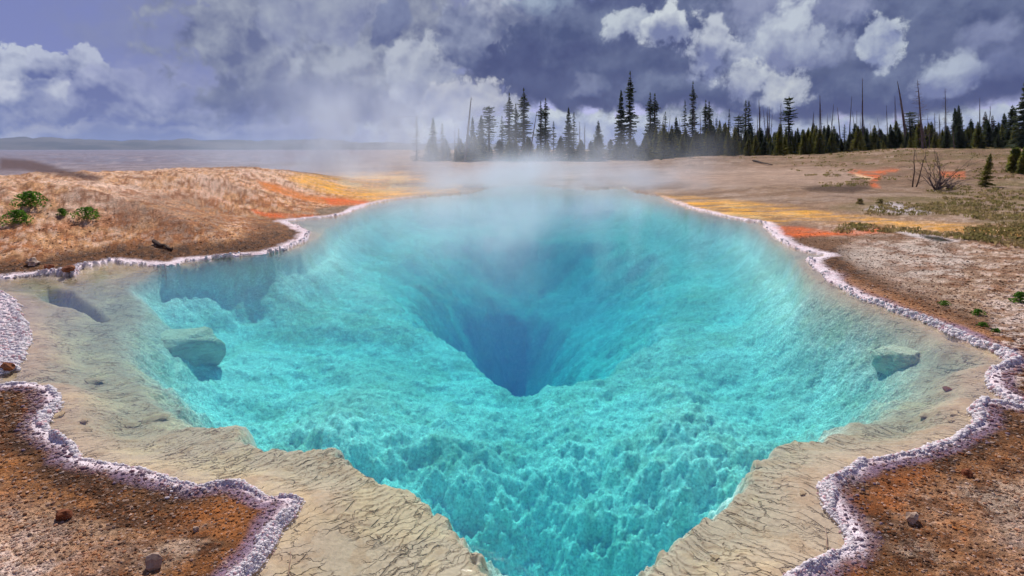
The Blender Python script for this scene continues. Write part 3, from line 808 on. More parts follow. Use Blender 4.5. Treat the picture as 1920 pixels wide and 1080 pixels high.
# small yellow-green pines scattered in front
for i, (u, v, vb, d) in enumerate(((1240,290,300,80),(1262,288,298,82),(1212,286,300,82),(1348,292,299,84),(1376,290,298,84),(1517,299,306,70),(1558,299,307,72),(1635,290,304,74),(1655,262,292,80),(1690,268,292,78),(1640,268,292,80),(1612,262,290,82),(1600,286,296,80),(1706,255,290,78),(1585,282,292,84))):
    plant_tree('young_pine', 'young pine', 'young%d' % (i % 3), u, v, d, 'small yellow-green pine standing free on the open ground before the thicket', 'scattered seedlings before the thicket', .75, None, i)

# ------------------------------------------------------------------ shrubs and tufts
def leafy(name, n, rad, h, seed, mat, leaf=.06, blade=False, parent=None):
    rg = random.Random(seed); V, Fc = [], []
    for i in range(n):
        a = rg.uniform(0, 6.28); q = rg.random() ** .5
        if blade:
            bx, by = rad * q * .6 * math.cos(a), rad * q * .6 * math.sin(a)
            L = h * rg.uniform(.5, 1.1); lean = rg.uniform(.1, .8); w = leaf * .4
            tx, ty = bx + math.cos(a) * L * lean, by + math.sin(a) * L * lean
            sx, sy = -math.sin(a) * w, math.cos(a) * w; b = len(V)
            mx, my = (bx + tx) / 2 - math.cos(a) * L * .08, (by + ty) / 2 - math.sin(a) * L * .08
            V += [(bx - sx, by - sy, -.02), (bx + sx, by + sy, -.02), (mx + sx, my + sy, L * .6), (mx - sx, my - sy, L * .6), (tx, ty, L)]
            Fc += [(b, b + 1, b + 2, b + 3), (b + 3, b + 2, b + 4)]
        else:
            z = h * rg.random() ** .8; k = math.sqrt(max(.05, 1 - (z / h) ** 2 * .9)) * (.75 + .35 * math.sin(a * 3 + seed))
            c0 = Vector((rad * q * k * math.cos(a), rad * q * k * math.sin(a), z))
            d1 = Vector((rg.gauss(0, 1), rg.gauss(0, 1), rg.gauss(0, .7))).normalized() * leaf * rg.uniform(.6, 1.4)
            d2 = d1.cross(Vector((rg.gauss(0, 1), rg.gauss(0, 1), rg.gauss(0, 1)))).normalized() * leaf * .5; b = len(V)
            V += [tuple(c0 - d1), tuple(c0 + d2), tuple(c0 + d1), tuple(c0 - d2)]; Fc.append((b, b + 1, b + 2, b + 3))
    return mesh_obj(name, V, Fc, mat, parent)
def twigs(name, n, rad, h, seed, mat, parent=None, r0=.02):
    rg = random.Random(seed); V, Fc = [], []
    for i in range(n):
        a = rg.uniform(0, 6.28); p = Vector((rg.uniform(-.15, .15) * rad, rg.uniform(-.15, .15) * rad, -.03))
        d = Vector((math.cos(a) * rg.uniform(.2, 1), math.sin(a) * rg.uniform(.2, 1), rg.uniform(.5, 1.2))).normalized()
        L = h * rg.uniform(.6, 1.15); r = r0
        for s in range(4):
            d = (d + Vector((rg.gauss(0, .22), rg.gauss(0, .22), rg.gauss(0, .12)))).normalized()
            q = p + d * L / 4; stick(V, Fc, tuple(p), tuple(q), r, r * .7, 4)
            for j in range(2):
                dd = (d + Vector((rg.gauss(0, .6), rg.gauss(0, .6), rg.gauss(0, .4)))).normalized()
                stick(V, Fc, tuple(q), tuple(q + dd * L * .2), r * .5, r * .2, 3)
            p = q; r *= .7
    return mesh_obj(name, V, Fc, mat, parent)
def spot(u, v):
    """stands at the pixel's point on the terrain: march along the ray"""
    dx, dy, dz = pix_dir(u, v); t = np.geomspace(1.5, 200, 4000)
    zz = terrain(dx * t, dy * t)[0]; i = np.argmax(zz >= CAMH + dz * t)
    return float(dx * t[i]), float(dy * t[i]), float(zz[i])

def bush(name, cat, u, v, wpx, hpx, label, seed, n=260, mat=None, stems=True, group=None, leafk=.10):
    x, y, z = spot(u, v); d = math.hypot(x, y); w = wpx / F * d; h = hpx / F * d
    e = empty(name, (x, y, z - .02)); tag(e, label, cat, group)
    leafy('foliage', n, w / 2, h, seed, mat or m_leaf, max(.012, h * leafk), False, e)
    if stems: twigs('stems', 5, w * .3, h * .7, seed, m_bark, e, max(.006, h * .012))
    return e
x, y, z = spot(1847, 350); e = empty('young_pine', (x, y, z - .05)); tag(e, 'small bright green conifer alone on the olive ground at right', 'young pine')
hh_ = 50 / F * math.hypot(x, y) / 10
for me, nm in zip(PROTO['young1'], ('trunk', 'crown')):
    o = bpy.data.objects.new(nm, me); col.objects.link(o); o.parent = e; o.scale = (hh_ * 1.15, hh_ * 1.15, hh_)
bush('green_shrub', 'shrub', 1897, 324, 20, 34, 'dark upright bush near the right edge, beyond the round bush', 4, 700, m_needle2)
bush('green_shrub', 'shrub', 1918, 326, 18, 38, 'dark bush cut by the right edge of the photo', 5, 700, m_needle2)
for k, (u, v, w, h, lab) in enumerate(((58,386,52,22,'larger bright green plant on the pale left bank'),(36,418,46,20,'dark green plant lower on the left bank, below the bright one'),
        (166,410,48,18,'bright green plant farthest right on the left bank'),(118,404,16,12,'small thin green sprig between the larger plants of the left bank'))):
    bush('green_plant', 'plant', u, v, w, h, lab, 20 + k, 520, m_leaf, False, 'plants on the left bank', .11)
for k, (u, v, w, h, lab) in enumerate(((1770,572,22,9,'small dark green tuft nearest the pool on the right bank'),(1832,590,24,11,'green tuft in the middle of the right bank'),
        (1912,566,34,16,'large green tuft at the right edge above the others'),(1843,611,20,8,'flat green tuft just below the middle one on the right bank'),(1868,622,16,7,'faint low tuft lowest on the right bank'),
        (1612,382,14,9,'small tuft left on the grey flat beyond the yellow channel'),(1650,384,18,10,'small tuft second from left on the grey flat beyond the yellow channel'))):
    bush('grass_tuft', 'plant', u, v, w, h, lab, 40 + k, 240, m_leaf if k < 5 else m_sage, False, 'tufts on the right ground', .16)
x, y, z = spot(1757, 356); e = empty('dead_shrub', (x, y, z)); tag(e, 'grey leafless shrub tangle with a thick twisted base at right', 'shrub'); twigs('branches', 20, .9, 1.9, 8, m_dead, e, .022)
x, y, z = spot(1783, 356); e = empty('dead_shrub', (x, y, z)); tag(e, 'low pale fallen brush right of the leafless tangle', 'shrub'); twigs('branches', 14, .8, .75, 9, m_dead, e, .02)
for (ux, lab, hh, ln) in ((1711, 'left thin stem of a bare twin sapling at right', 1.75, -.12), (1717, 'right leaning stem of a bare twin sapling at right', 1.5, .22)):
    x, y, z = spot(ux, 351); V, Fc = [], []
    rg = random.Random(ux); p = Vector((0, 0, -.05))
    for s in range(6):
        q = p + Vector((ln * hh / 6 + rg.gauss(0, .02), rg.gauss(0, .02), hh / 6)); stick(V, Fc, tuple(p), tuple(q), .035 - .004 * s, .031 - .004 * s, 5)
        stick(V, Fc, tuple(q), tuple(q + Vector((rg.uniform(-.3, .3), rg.uniform(-.2, .2), .15))), .012, .004, 3); p = q
    o = mesh_obj('bare_sapling', V, Fc, m_bark); o.location = (x, y, z); tag(o, lab, 'sapling')

# low olive growth, uncountable
V, Fc = [], []; rg = random.Random(77)
poly = np.array([(1560,395),(1620,372),(1700,352),(1780,340),(1960,318),(1960,425),(1820,415),(1690,405)], float)
uu = np.array([rg.uniform(1240, 1960) for _ in range(9000)]); vv = np.array([rg.uniform(297, 425) for _ in range(9000)])
sdp = sdf(poly, uu, vv); xs, ys = to_ground(uu, vv, .7)
cl = fbm(xs * .35, ys * .35, 131, 4, .6)
keep = ((sdp < 0) & (cl > .55)) | ((vv < 340) & (uu > 1480) & (cl > .57)) | ((vv < 306) & (cl > .55))
xs, ys = xs[keep], ys[keep]; zs, sSk = terrain(xs, ys)[:2]
for x, y, z, s_ in zip(xs, ys, zs, sSk):
    if s_ < .5: continue
    h = rg.uniform(.02, .065) * (1 + y / 40)
    for j in range(7):
        a = rg.uniform(0, 6.28); w = h * rg.uniform(.5, 1.1); b = len(V); rx, ry = rg.gauss(0, h * .7), rg.gauss(0, h * .7)
        V += [(x + rx, y + ry, z - .02), (x + rx + math.cos(a) * w, y + ry + math.sin(a) * w, z + h * rg.uniform(.4, 1)), (x + rx + math.cos(a + .8) * w * .6, y + ry + math.sin(a + .8) * w * .6, z + h)]
        Fc.append((b, b + 1, b + 2))
tag(mesh_obj('ground_cover', V, Fc, m_sage), 'low olive and brown scrub spread over the ground at right', None, None, 'stuff')

# ------------------------------------------------------------------ stones
def stone(name, cat, u, v, wpx, hpx, label, seed, mat, flat=1., sink=.25, group=None, rz=None, deep=None):
    x, y, z = spot(u, v)
    x, y = float(x), float(y)
    if z is None: z = ground_z(x, y)
    d = math.hypot(x, y) * (.85 if wpx < 60 else 1); w = wpx / F * d; h = hpx / F * d * flat * (1 if name != 'shelf_stone' else .6)
    bm = bmesh.new(); bmesh.ops.create_icosphere(bm, subdivisions=4 if wpx > 60 else 2, radius=1)
    rg = random.Random(seed); off = rg.uniform(0, 50)
    for vt in bm.verts:
        c0 = vt.co.copy()
        n = fbm(np.array([c0.x * 1.3 + off]), np.array([c0.y * 1.3 + c0.z * 1.1]), seed, 4)[0] - .5
        n2 = fbm(np.array([c0.x * 4 + off]), np.array([c0.y * 4 + c0.z * 3]), seed + 5, 3)[0] - .5
        vt.co *= 1 + (.75 if wpx > 60 else 1.5) * n + (.22 if wpx > 60 else .5) * n2
        vt.co.z = math.copysign(min(abs(vt.co.z) ** .8, .62 + .25 * (n + .5)) if wpx > 60 else abs(vt.co.z) ** .8, vt.co.z)
        vt.co.x *= w / 2; vt.co.y *= w / 2 * .8; vt.co.z *= h / 2
    me = bpy.data.meshes.new(name); bm.to_mesh(me); bm.free(); me.materials.append(mat)
    me.polygons.foreach_set('use_smooth', [wpx > 60] * len(me.polygons))
    o = bpy.data.objects.new(name, me); col.objects.link(o)
    o.location = (x, y, z + h * (.5 - sink)); o.rotation_euler = (0, 0, rg.uniform(0, 6.28) if rz is None else rz)
    tag(o, label, cat, group); return o
stone('boulder', 'boulder', 322, 640, 130, 100, 'large flat-topped sunken boulder in the left of the pool', 1, m_boulder, 1., .74, None, .35, .75)
stone('boulder', 'boulder', 1690, 672, 86, 62, 'slanting sunken boulder in the right of the pool', 2, m_boulder, 1., .62, None, -.5, .75)
for k, (u, v, w, h, lab) in enumerate(((290,1064,34,34,'pale angular stone at the bottom of the left foreground'),(120,972,26,22,'dark red stone among the gravel of the left foreground'),
     (1709,978,26,24,'flat pale chip lying on the rusty ground at lower right'),(1813,893,18,16,'small dark stone on the gravel of the right foreground'),(367,996,14,12,'tiny pale pebble on the rusty ground of the left foreground'),
     (62,497,24,14,'pale stone beside the white rim of the left bank'),(93,505,18,12,'orange stone beside the white rim of the left bank'),(130,508,20,11,'brown stone right of the orange one by the left bank rim'),
     (16,690,24,14,'small dark stone on the white crust at the left edge'),(1765,448,0,0,''))):
    if w: stone('stone', 'stone', u, v, w, h, lab, 60 + k, m_rock if k in (0, 2, 4, 5) else m_rockr, 1., .2)
for k, (u, v, w, h, lab) in enumerate(((157,792,18,13,'round stone on the left shelf, upper of a close pair'),(163,808,22,9,'flat stone on the left shelf, lower of a close pair'),(248,798,30,12,'flat dark stone lying right on the left shelf'),
     (112,780,26,16,'large rounded stone by the rim of the left shelf'),(176,716,36,14,'broken slab on the left shelf near the open water'),(296,786,50,18,'low dark mound at the edge of the left shelf'),
     (1786,778,14,10,'round stone on the right shelf, upper of a close pair'),(1784,789,16,7,'flat stone on the right shelf, lower of a close pair'),(1776,731,20,12,'orange stone on the right shelf near the rim'),
     (1733,780,24,9,'flat stone at the edge of the right shelf'),(1338,1048,26,22,'pitted lump on the right shelf at the bottom'),(1505,925,18,10,'small stone on the right shelf near the rim point'))):
    stone('shelf_stone', 'stone', u, v, w, h, lab, 80 + k, m_rockr if k == 8 else m_wet, 1., .3, 'stones on the underwater shelf', None, .15)
# drift sticks and stalks
def log(name, cat, u0, v0, u1, v1, r, label, mat, lift=.02, lift2=None):
    p = Vector(spot(u0, v0)); q = Vector(spot(u1, v1)); p.z += lift; q.z += lift if lift2 is None else lift2
    V, Fc = [], []; n = 6; rg = random.Random(int(u0)); d = q - p; a = d.orthogonal().normalized(); b = d.normalized().cross(a)
    rings = [(p + d * t + a * rg.gauss(0, r * .5), r * (1 - .5 * t) * rg.uniform(.85, 1.15)) for t in np.linspace(0, 1, n)]
    for (c0, rr) in rings:
        for k in range(7): V.append(tuple(c0 - p + a * rr * math.cos(k * .8976) + b * rr * math.sin(k * .8976)))
    for i in range(n - 1):
        for k in range(7): Fc.append((i * 7 + k, i * 7 + (k + 1) % 7, (i + 1) * 7 + (k + 1) % 7, (i + 1) * 7 + k))
    Fc.append(tuple(range(7))[::-1]); Fc.append(tuple((n - 1) * 7 + k for k in range(7)))
    o = mesh_obj(name, V, Fc, mat); o.location = p; tag(o, label, cat); return o
log('driftwood', 'driftwood', 288, 458, 325, 470, .05, 'dark short driftwood stick lying on the brown left bank', m_bark, .05)
log('fallen_log', 'log', 1412, 303, 1448, 311, .09, 'thin dark fallen log on the far flat before the thicket', m_bark, .1)
log('stalk', 'stalk', 541, 1080, 546, 1035, .005, 'thin pale stalk in the shallows beside the left rim', m_rock, .01)
log('stalk', 'stalk', 1551, 1030, 1546, 990, .005, 'thin pale stalk in the shallows beside the right rim', m_rock, .01)

# ------------------------------------------------------------------ nodular sinter crust on the rim, gravel on the land
def ico():
    bm = bmesh.new(); bmesh.ops.create_icosphere(bm, subdivisions=1, radius=1)
    v = np.array([t.co[:] for t in bm.verts]); f = np.array([[q_.index for q_ in p_.verts] for p_ in bm.faces]); bm.free(); return v, f
def ico2():
    bm = bmesh.new(); bmesh.ops.create_icosphere(bm, subdivisions=2, radius=1)
    v = np.array([t.co[:] for t in bm.verts]); f = np.array([[q_.index for q_ in p_.verts] for p_ in bm.faces]); bm.free(); return v, f
def scatter(name, xs, ys, zs, rs, mat, seed, smooth, squash=.7, label=None, tints=None, shape=None):
    rs_ = np.random.RandomState(seed); v, f = shape or ico(); n = len(xs); nv = len(v)
    sc = rs * 1.0
    a = rs_.uniform(0, 6.28, n); ca, sa = np.cos(a), np.sin(a)
    jit = 1 + rs_.uniform(-.22, .22, (n, nv))
    el = rs_.uniform(.75, 1.3, n)
    X = v[None, :, 0] * jit * el[:, None]; Y = v[None, :, 1] * jit; Z = v[None, :, 2] * jit * squash
    VX = xs[:, None] + (X * ca[:, None] - Y * sa[:, None]) * sc[:, None]; VY = ys[:, None] + (X * sa[:, None] + Y * ca[:, None]) * sc[:, None]
    VZ = zs[:, None] + Z * sc[:, None]
    V = np.stack([VX, VY, VZ], -1).reshape(-1, 3); Fc = (f[None] + (np.arange(n) * nv)[:, None, None]).reshape(-1, 3)
    me = bpy.data.meshes.new(name)
    me.vertices.add(len(V)); me.vertices.foreach_set('co', V.ravel())
    me.loops.add(Fc.size); me.loops.foreach_set('vertex_index', Fc.ravel().astype(np.int32))
    me.polygons.add(len(Fc)); me.polygons.foreach_set('loop_start', np.arange(0, Fc.size, 3, dtype=np.int32)); me.polygons.foreach_set('loop_total', np.full(len(Fc), 3, dtype=np.int32))
    me.polygons.foreach_set('use_smooth', np.full(len(Fc), smooth))
    if tints is not None:
        at = me.attributes.new('tint', 'FLOAT_COLOR', 'POINT')
        at.data.foreach_set('color', np.repeat(np.concatenate([tints, np.ones((n, 1))], 1), nv, 0).ravel())
    me.update(calc_edges=True); me.materials.append(mat)
    o = bpy.data.objects.new(name, me); col.objects.link(o); tag(o, label, None, None, 'stuff'); return o
m_crust = new_mat('sinter_crust'); p = pos(); n = noise(p, 30, 4, .6); n2 = noise(p, 4, 3, .5)
cc = mix(sms(n, .35, .6), vm('SCALE', attr('tint'), scale=.82), attr('tint'))
finish(principled(cc, .85, bump(noise(p, 90, 3, .6), .6, .01), .3))
m_grav = new_mat('gravel'); p = pos(); n = noise(p, 60, 4, .6)
finish(principled(vm('SCALE', attr('tint'), scale=lin(n, .3, .7, .7, 1.3)), .92, bump(n, .5, .008), .2))
nprs = np.random.RandomState(3)
# candidates spread evenly over the picture-facing ground, nearest first
cu = nprs.uniform(-420, 2340, 1150000); cvv = nprs.uniform(380, 1130, 1150000)
cx, cyy = to_ground(cu, cvv, .06)
cz, cS, _, _, _, cr, caz, crim, _ = terrain(cx, cyy)
kr = np.clip(cr / 8, .7, 2.0)
isrim = (cS > -.004) & (cS < .11 * kr) & (cr < 24)
isblob = (cS > 0) & (cx < -5.0) & (cu < 75) & (cvv > 540) & (cvv < 720)
rw = (.016 + .085 * sstep(.28, .72, fbm(cx * 1.5, cyy * 1.5, 5, 3))) * 2.0 * (1 - .4 * sstep(5, 8, cr))
pr = np.where(isrim, .8, 0) * sstep(1.15, .55, cS / rw) + np.where((cS > 0) & (cS < .26) & (cr < 11), .07 * (1 - cS / .26), 0)
m_ = (nprs.rand(len(cx)) < pr) | (isblob & (nprs.rand(len(cx)) < .4))
rr = np.clip(cr, 2.5, 8) * (.0009 + .0030 * nprs.rand(len(cx)) ** 3.5)
inl = (sstep(.6, 1.5, cS / rw) * (1 - isblob))[m_][:, None]
ctint = C(236, 226, 230) * (1 - inl) + C(140, 116, 128) * inl
ctint = ctint * (.80 + .32 * nprs.rand(len(ctint), 1)); pk = (nprs.rand(len(ctint)) < .12)[:, None]
ctint = np.where(pk, ctint * np.array([.86, .60, .62]), ctint)
scatter('sinter_crust', cx[m_], cyy[m_], cz[m_] + rr[m_] * .05, rr[m_], m_crust, 1, True, .9, 'white and pink nodular crust along the edge of the pool', np.clip(ctint, 0, .9))
dens = np.where(cS > .13 * kr, .17 + .12 * (cr > 6), 0) * (cr < 18) * np.clip(.3 + 1.4 * (fbm(cx * 2, cyy * 2, 141, 4) - .2), 0, 1.3)
m_ = nprs.rand(len(cx)) < dens
k = m_.sum(); big = nprs.rand(k) ** 3
rg_ = np.clip(cr[m_], 2.5, 7.5) * (.0007 + .0024 * big ** 1.6)
pal = np.array([C(210, 180, 162), C(172, 130, 100), C(150, 86, 44), C(204, 182, 168), C(84, 60, 44), C(170, 100, 50), C(176, 140, 116)])
pick = nprs.choice(len(pal), k, p=[.20, .2, .16, .06, .16, .08, .14])
ir = np.clip(np.searchsorted(RR, np.hypot(cx[m_], cyy[m_])), 0, nr - 1); ia = np.clip(np.searchsorted(AZ, caz[m_]), 0, na - 1)
loc = col_[ir * na + ia]
gt = (.58 * loc + .42 * pal[pick]) * nprs.uniform(.6, 1.4, (k, 1))
scatter('gravel', cx[m_], cyy[m_], cz[m_] + rg_ * .2, rg_, m_grav, 2, False, .7, 'loose pink, brown and rusty gravel over the shore', np.clip(gt, 0, .85))

# ------------------------------------------------------------------ distant hills
V, Fc = [], []; nh = 160
m_hill = new_mat('hill'); p = pos(); n = noise(p, .004, 6, .62); zz = sep(p)[2]
cc = mix(sms(n, .4, .6), C(58, 62, 62), C(92, 88, 84)); cc = mix(sms(n + zz * .004, .93, .98), cc, C(220, 220, 228))
finish(principled(cc, .95))
for i in range(nh + 1):
    a = R(-62 + 62 * i / nh); d = 3600
    hgt = 30 + 62 * float(fbm(np.array([i * .11]), np.array([3.3]), 151, 5, .6)[0]) * (.35 + .65 * float(sstep(0, .35, np.array(1 - i / nh))))
    for (dd, hh) in ((0, -5), (350, hgt * .5), (800, hgt), (1300, hgt * .6), (1800, -5)):
        V.append((math.sin(a) * (d + dd), math.cos(a) * (d + dd), hh + (float(fbm(np.array([i * .5]), np.array([dd * .01]), 152, 3)[0]) - .5) * 14 * (hh > 0)))
for i in range(nh):
    for j in range(4): Fc.append((i * 5 + j, i * 5 + 5 + j, i * 5 + 6 + j, i * 5 + 1 + j))
o = mesh_obj('hills', V, Fc, m_hill, None, True); o['kind'] = 'structure'

# ------------------------------------------------------------------ steam : soft bodies of vapour standing over the pool
def steam(name, lo, hi, blobs, label, nscale, step):
    m = new_mat(name); p = pos()
    w = noise(p, nscale, 3, .6, 0., True)
    pw = vm('ADD', p, vm('SCALE', vm('SUBTRACT', w, (.5, .5, .5)), scale=1.3 / nscale * .8))
    n = noise(vm('MULTIPLY', p, (1, 1, .75)), nscale * 1.7, 4, .62)
    tot = None
    for (c0, r, dens) in blobs:
        q = vm('MULTIPLY', vm('SUBTRACT', pw, c0), (1 / r[0], 1 / r[1], 1 / r[2]))
        g = sms(vm('LENGTH', q), 1., .0) * dens
        tot = g if tot is None else tot + g
    tot = tot * sms(n, .36, .68) * 1.9
    q = vm('SUBTRACT', p, tuple((a + b) / 2 for a, b in zip(lo, hi))); q = vm('MULTIPLY', vm('ABSOLUTE', q), tuple(2 / (b - a) for a, b in zip(lo, hi)))
    qx, qy, qz = sep(q)
    edge = sms(mth('MAXIMUM', qx, qy), 1., .82) * sms(sep(p)[2], hi[2], hi[2] - 1.5 if hi[2] > 3 else hi[2] * .6)
    vs = nd('ShaderNodeVolumePrincipled'); put(vs.inputs['Color'], STEAMC); put(vs.inputs['Density'], tot * edge); put(vs.inputs['Anisotropy'], .35)
    finish(None, S(vs.outputs[0]))
    m.cycles.volume_step_rate = step
    V = [(x, y, z) for z in (lo[2], hi[2]) for y in (lo[1], hi[1]) for x in (lo[0], hi[0])]
    Fc = [(0, 2, 3, 1), (4, 5, 7, 6), (0, 1, 5, 4), (1, 3, 7, 5), (3, 2, 6, 7), (2, 0, 4, 6)]
    o = mesh_obj(name, V, Fc, m); tag(o, label, None, None, 'stuff'); return o
HAZED = .00010
STEAMC = (.76, .86, 1.0)
steam('steam', (-34, 24, .02), (24, 62, 13),
 [((-1, 34, .4), (7, 9, 2.0), .19), ((-5.5, 36, .3), (6, 8, 2.4), .15), ((3.5, 35, .3), (6, 8, 2.0), .15), ((8, 34, .2), (5, 7, 1.6), .12),
  ((-13, 44, 1.0), (6, 8, 6.5), .13), ((-10, 43, 4.5), (8, 9, 6), .05), ((-14.5, 45, 6), (5, 7, 6), .03), ((-17, 46, 1), (10, 9, 4), .05), ((-5, 42, 3), (8, 9, 4.5), .10), ((6, 44, 1.5), (12, 9, 3.2), .06)],
 'bluish steam drifting up from the far end of the pool', .20, .55)
steam('steam', (-6, 8, .03), (8, 23.6, 2.6),
 [((-.6, 17, .3), (2.6, 6, 1.4), .13), ((-.2, 13, .2), (1.5, 3.5, 1.0), .10), ((3.2, 21, .3), (3, 4, 1.2), .10), ((-3, 21, .3), (3, 4, 1.2), .09)],
 'thin wisps of steam over the deep middle of the pool', .55, .7)

# ------------------------------------------------------------------ the air between here and the hills
m_haze = new_mat('haze')
vp = nd('ShaderNodeVolumePrincipled'); put(vp.inputs['Color'], (.55, .70, 1.)); put(vp.inputs['Density'], HAZED); put(vp.inputs['Anisotropy'], .1)
finish(None, S(vp.outputs[0]))
lo, hi = (-6700, -6700, -13.5), (6700, 6700, 118)
V = [(x, y, z) for z in (lo[2], hi[2]) for y in (lo[1], hi[1]) for x in (lo[0], hi[0])]
o = mesh_obj('haze', V, [(0, 2, 3, 1), (4, 5, 7, 6), (0, 1, 5, 4), (1, 3, 7, 5), (3, 2, 6, 7), (2, 0, 4, 6)], m_haze)
tag(o, 'thin blue haze in the air', None, None, 'stuff')
# ------------------------------------------------------------------ sky
SUN_EL, SUN_AZ = 47.0, -6.0                     # azimuth from +Y towards +X
world = bpy.data.worlds.new("World"); scene.world = world
world.use_nodes = True
world.node_tree.nodes.clear(); S.tree = world.node_tree
world.cycles.sampling_method = 'NONE'          # smooth cloudy sky: rays that reach it are enough

def sky_deg(u, v):
    x, y, z = pix_dir(u, v)
    return math.degrees(math.atan2(x, y)), math.degrees(math.atan2(z, math.hypot(x, y)))
D = S(nd('ShaderNodeTexCoord').outputs['Generated'])
dx, dy, dz = sep(D)
azd = mth('ARCTAN2', dx, dy) * 57.29578
eld = mth('ARCSINE', dz) * 57.29578
P0 = comb(azd, eld, 0.)
big = noise(P0, .11, 3, .5, 0., True); med = noise(P0, .38, 4, .55, 0., True)
warp = vm('ADD', vm('SCALE', vm('SUBTRACT', big, (.5, .5, .5)), scale=5.0), vm('SCALE', vm('SUBTRACT', med, (.5, .5, .5)), scale=2.6))
warp = vm('MULTIPLY', warp, (1., .8, 0.))
PW = vm('ADD', P0, warp)
# cauliflower detail, and the same a little nearer the sun, for relief
def billow(p):
    return noise(p, .42, 8, .58) * .50 + (1. - voro(p, .52, 'F1', 5, .62)) * .50
PB = vm('ADD', P0, vm('MULTIPLY', warp, (.35, .35, 0)))
B0 = billow(PB)
def soft(p): return noise(p, .30, 4, .5) * .5 + (1. - voro(p, .36, 'F1', 3, .5)) * .5
relief = (soft(PB) - soft(vm('ADD', PB, (-.35, .80, 0)))) * 3.6 + (B0 - soft(PB)) * 1.2
nb = (B0 - .605) * 2.4
streak = noise(vm('MULTIPLY', P0, (.10, .85, 1)), 1., 6, .6, .3) - .5
fine = noise(PB, 1.5, 7, .62) - .5
finh = fine * .5 + .5

nish = nd('ShaderNodeTexSky', sky_type='NISHITA')
nish.sun_disc = False; nish.sun_elevation = R(SUN_EL); nish.sun_rotation = R(SUN_AZ)
nish.altitude = 2300
put(nish.inputs[0], D)
sky = vm('MULTIPLY', S(nish.outputs[0]), (SKYK * 1.0, SKYK * .80, SKYK * 1.15))
c = sky
def L(r, g, b): return tuple(float(k) * CLK * w_ for k, w_ in zip(C(r, g, b), (.95, 1.05, .94)))
def cloud(u, v, ru, rv, top, base, edge=.25, amp=.9, rot=0, op=1., rel=.9, warped=True, st=0.):
    """one cloud: a soft ellipse in azimuth / elevation whose edge and light follow the billow"""
    global c
    a0, e0 = sky_deg(u, v)
    k = math.cos(R(a0)) ** 2 / 20.07
    # (the tiny term only chains the clouds one after another so that the shader stays within its stack)
    q = vm('MULTIPLY_ADD', c, (1e-7, 1e-7, 1e-7), None)
    S.tree.links.new((PW if warped else PB).s, q.s.node.inputs[2])
    q = vm('SUBTRACT', q, (a0, e0, 0))
    if rot:
        n = nd('ShaderNodeVectorRotate', rotation_type='Z_AXIS'); put(n.inputs['Vector'], q); put(n.inputs['Angle'], R(rot)); q = S(n.outputs[0])
    q = vm('MULTIPLY', q, (1 / (ru * k), 1 / (rv / 20.07), 0))
    d = mth('MULTIPLY_ADD', nb, -amp * 2.2, vm('LENGTH', q))
    if st: d = mth('MULTIPLY_ADD', streak, -st, d)
    al = sms(d, 1. + edge, 1. - edge)
    if op != 1: al = al * op
    t = mth('MULTIPLY_ADD', sep(q)[1], .42, finh)
    t = mth('MULTIPLY_ADD', relief, rel, t, clamp=True)
    c = mix(al, c, mix(t, L(*base), L(*top)))
# generic cover all round (seen only by the light and from other viewpoints)
gc = sms(noise(comb(dx, dy, dz), 2.2, 7, .58), .50, .60)
out_f = mth('MAXIMUM', sms(mth('ABSOLUTE', azd), 46, 60), sms(eld, 17.5, 26))
c = mix(gc * out_f * .7, c, mix(sms(relief + fine, -.5, .6), L(110, 115, 160), L(205, 205, 220)))
# thin veil on the left
cloud(250, 120, 800, 220, (126, 130, 194), (132, 134, 194), .6, .2, 0, .9, .1)
cloud(700, 60, 400, 140, (142, 142, 184), (132, 134, 178), .4, .3, 0, .9, .2)
cloud(900, 300, 2200, 62, (136, 144, 198), (116, 126, 188), .7, .3, 0, 1., .4)
cloud(300, 225, 700, 60, (150, 152, 202), (108, 112, 174), .5, .5, 0, .9, .6, True, 1.6)
cloud(150, 235, 560, 22, (104, 110, 172), (88, 96, 164), .5, .4, 0, .85, .3, True, 1.6)
cloud(420, 190, 300, 24, (176, 172, 210), (142, 144, 196), .6, .5, 0, .8, .6, True, 1.4)
cloud(330, 60, 170, 22, (142, 144, 192), (126, 128, 182), .6, .8, -6, .7, 1.1)
cloud(180, 205, 260, 18, (176, 174, 210), (116, 120, 174), .4, .9, 0, .85, 1.4)
cloud(420, 215, 200, 14, (182, 178, 210), (120, 124, 176), .4, .9, 0, .85, 1.4)
cloud(60, 252, 170, 14, (206, 198, 218), (146, 150, 204), .6, .6, 0, .8, .6, True, 1.2)
cloud(420, 240, 170, 10, (186, 182, 212), (132, 136, 192), .6, .6, 0, .7, .6, True, 1.2)
cloud(500, 264, 640, 14, (122, 126, 180), (104, 110, 172), .5, .3, 0, .85, .2, True, 1.)
cloud(45, 136, 104, 46, (200, 198, 226), (104, 110, 168), .10, .7, -8, 1., 1.6)
cloud(150, 146, 84, 50, (192, 190, 222), (98, 104, 164), .10, .7, -6, 1., 1.6)
cloud(255, 174, 140, 32, (180, 178, 216), (110, 114, 172), .2, .8, -8, 1., 1.5)
cloud(400, 160, 120, 24, (180, 178, 214), (124, 128, 180), .3, .9, -5, .9, 1.4)
cloud(500, 205, 160, 20, (176, 174, 212), (122, 126, 178), .4, .9, 0, .85, 1.3)
cloud(30, 178, 70, 24, (206, 202, 228), (112, 118, 176), .16, .7, 0, 1., 1.5)
cloud(340, 140, 100, 30, (162, 160, 206), (132, 134, 188), .4, .8, -5, .8, 1.)
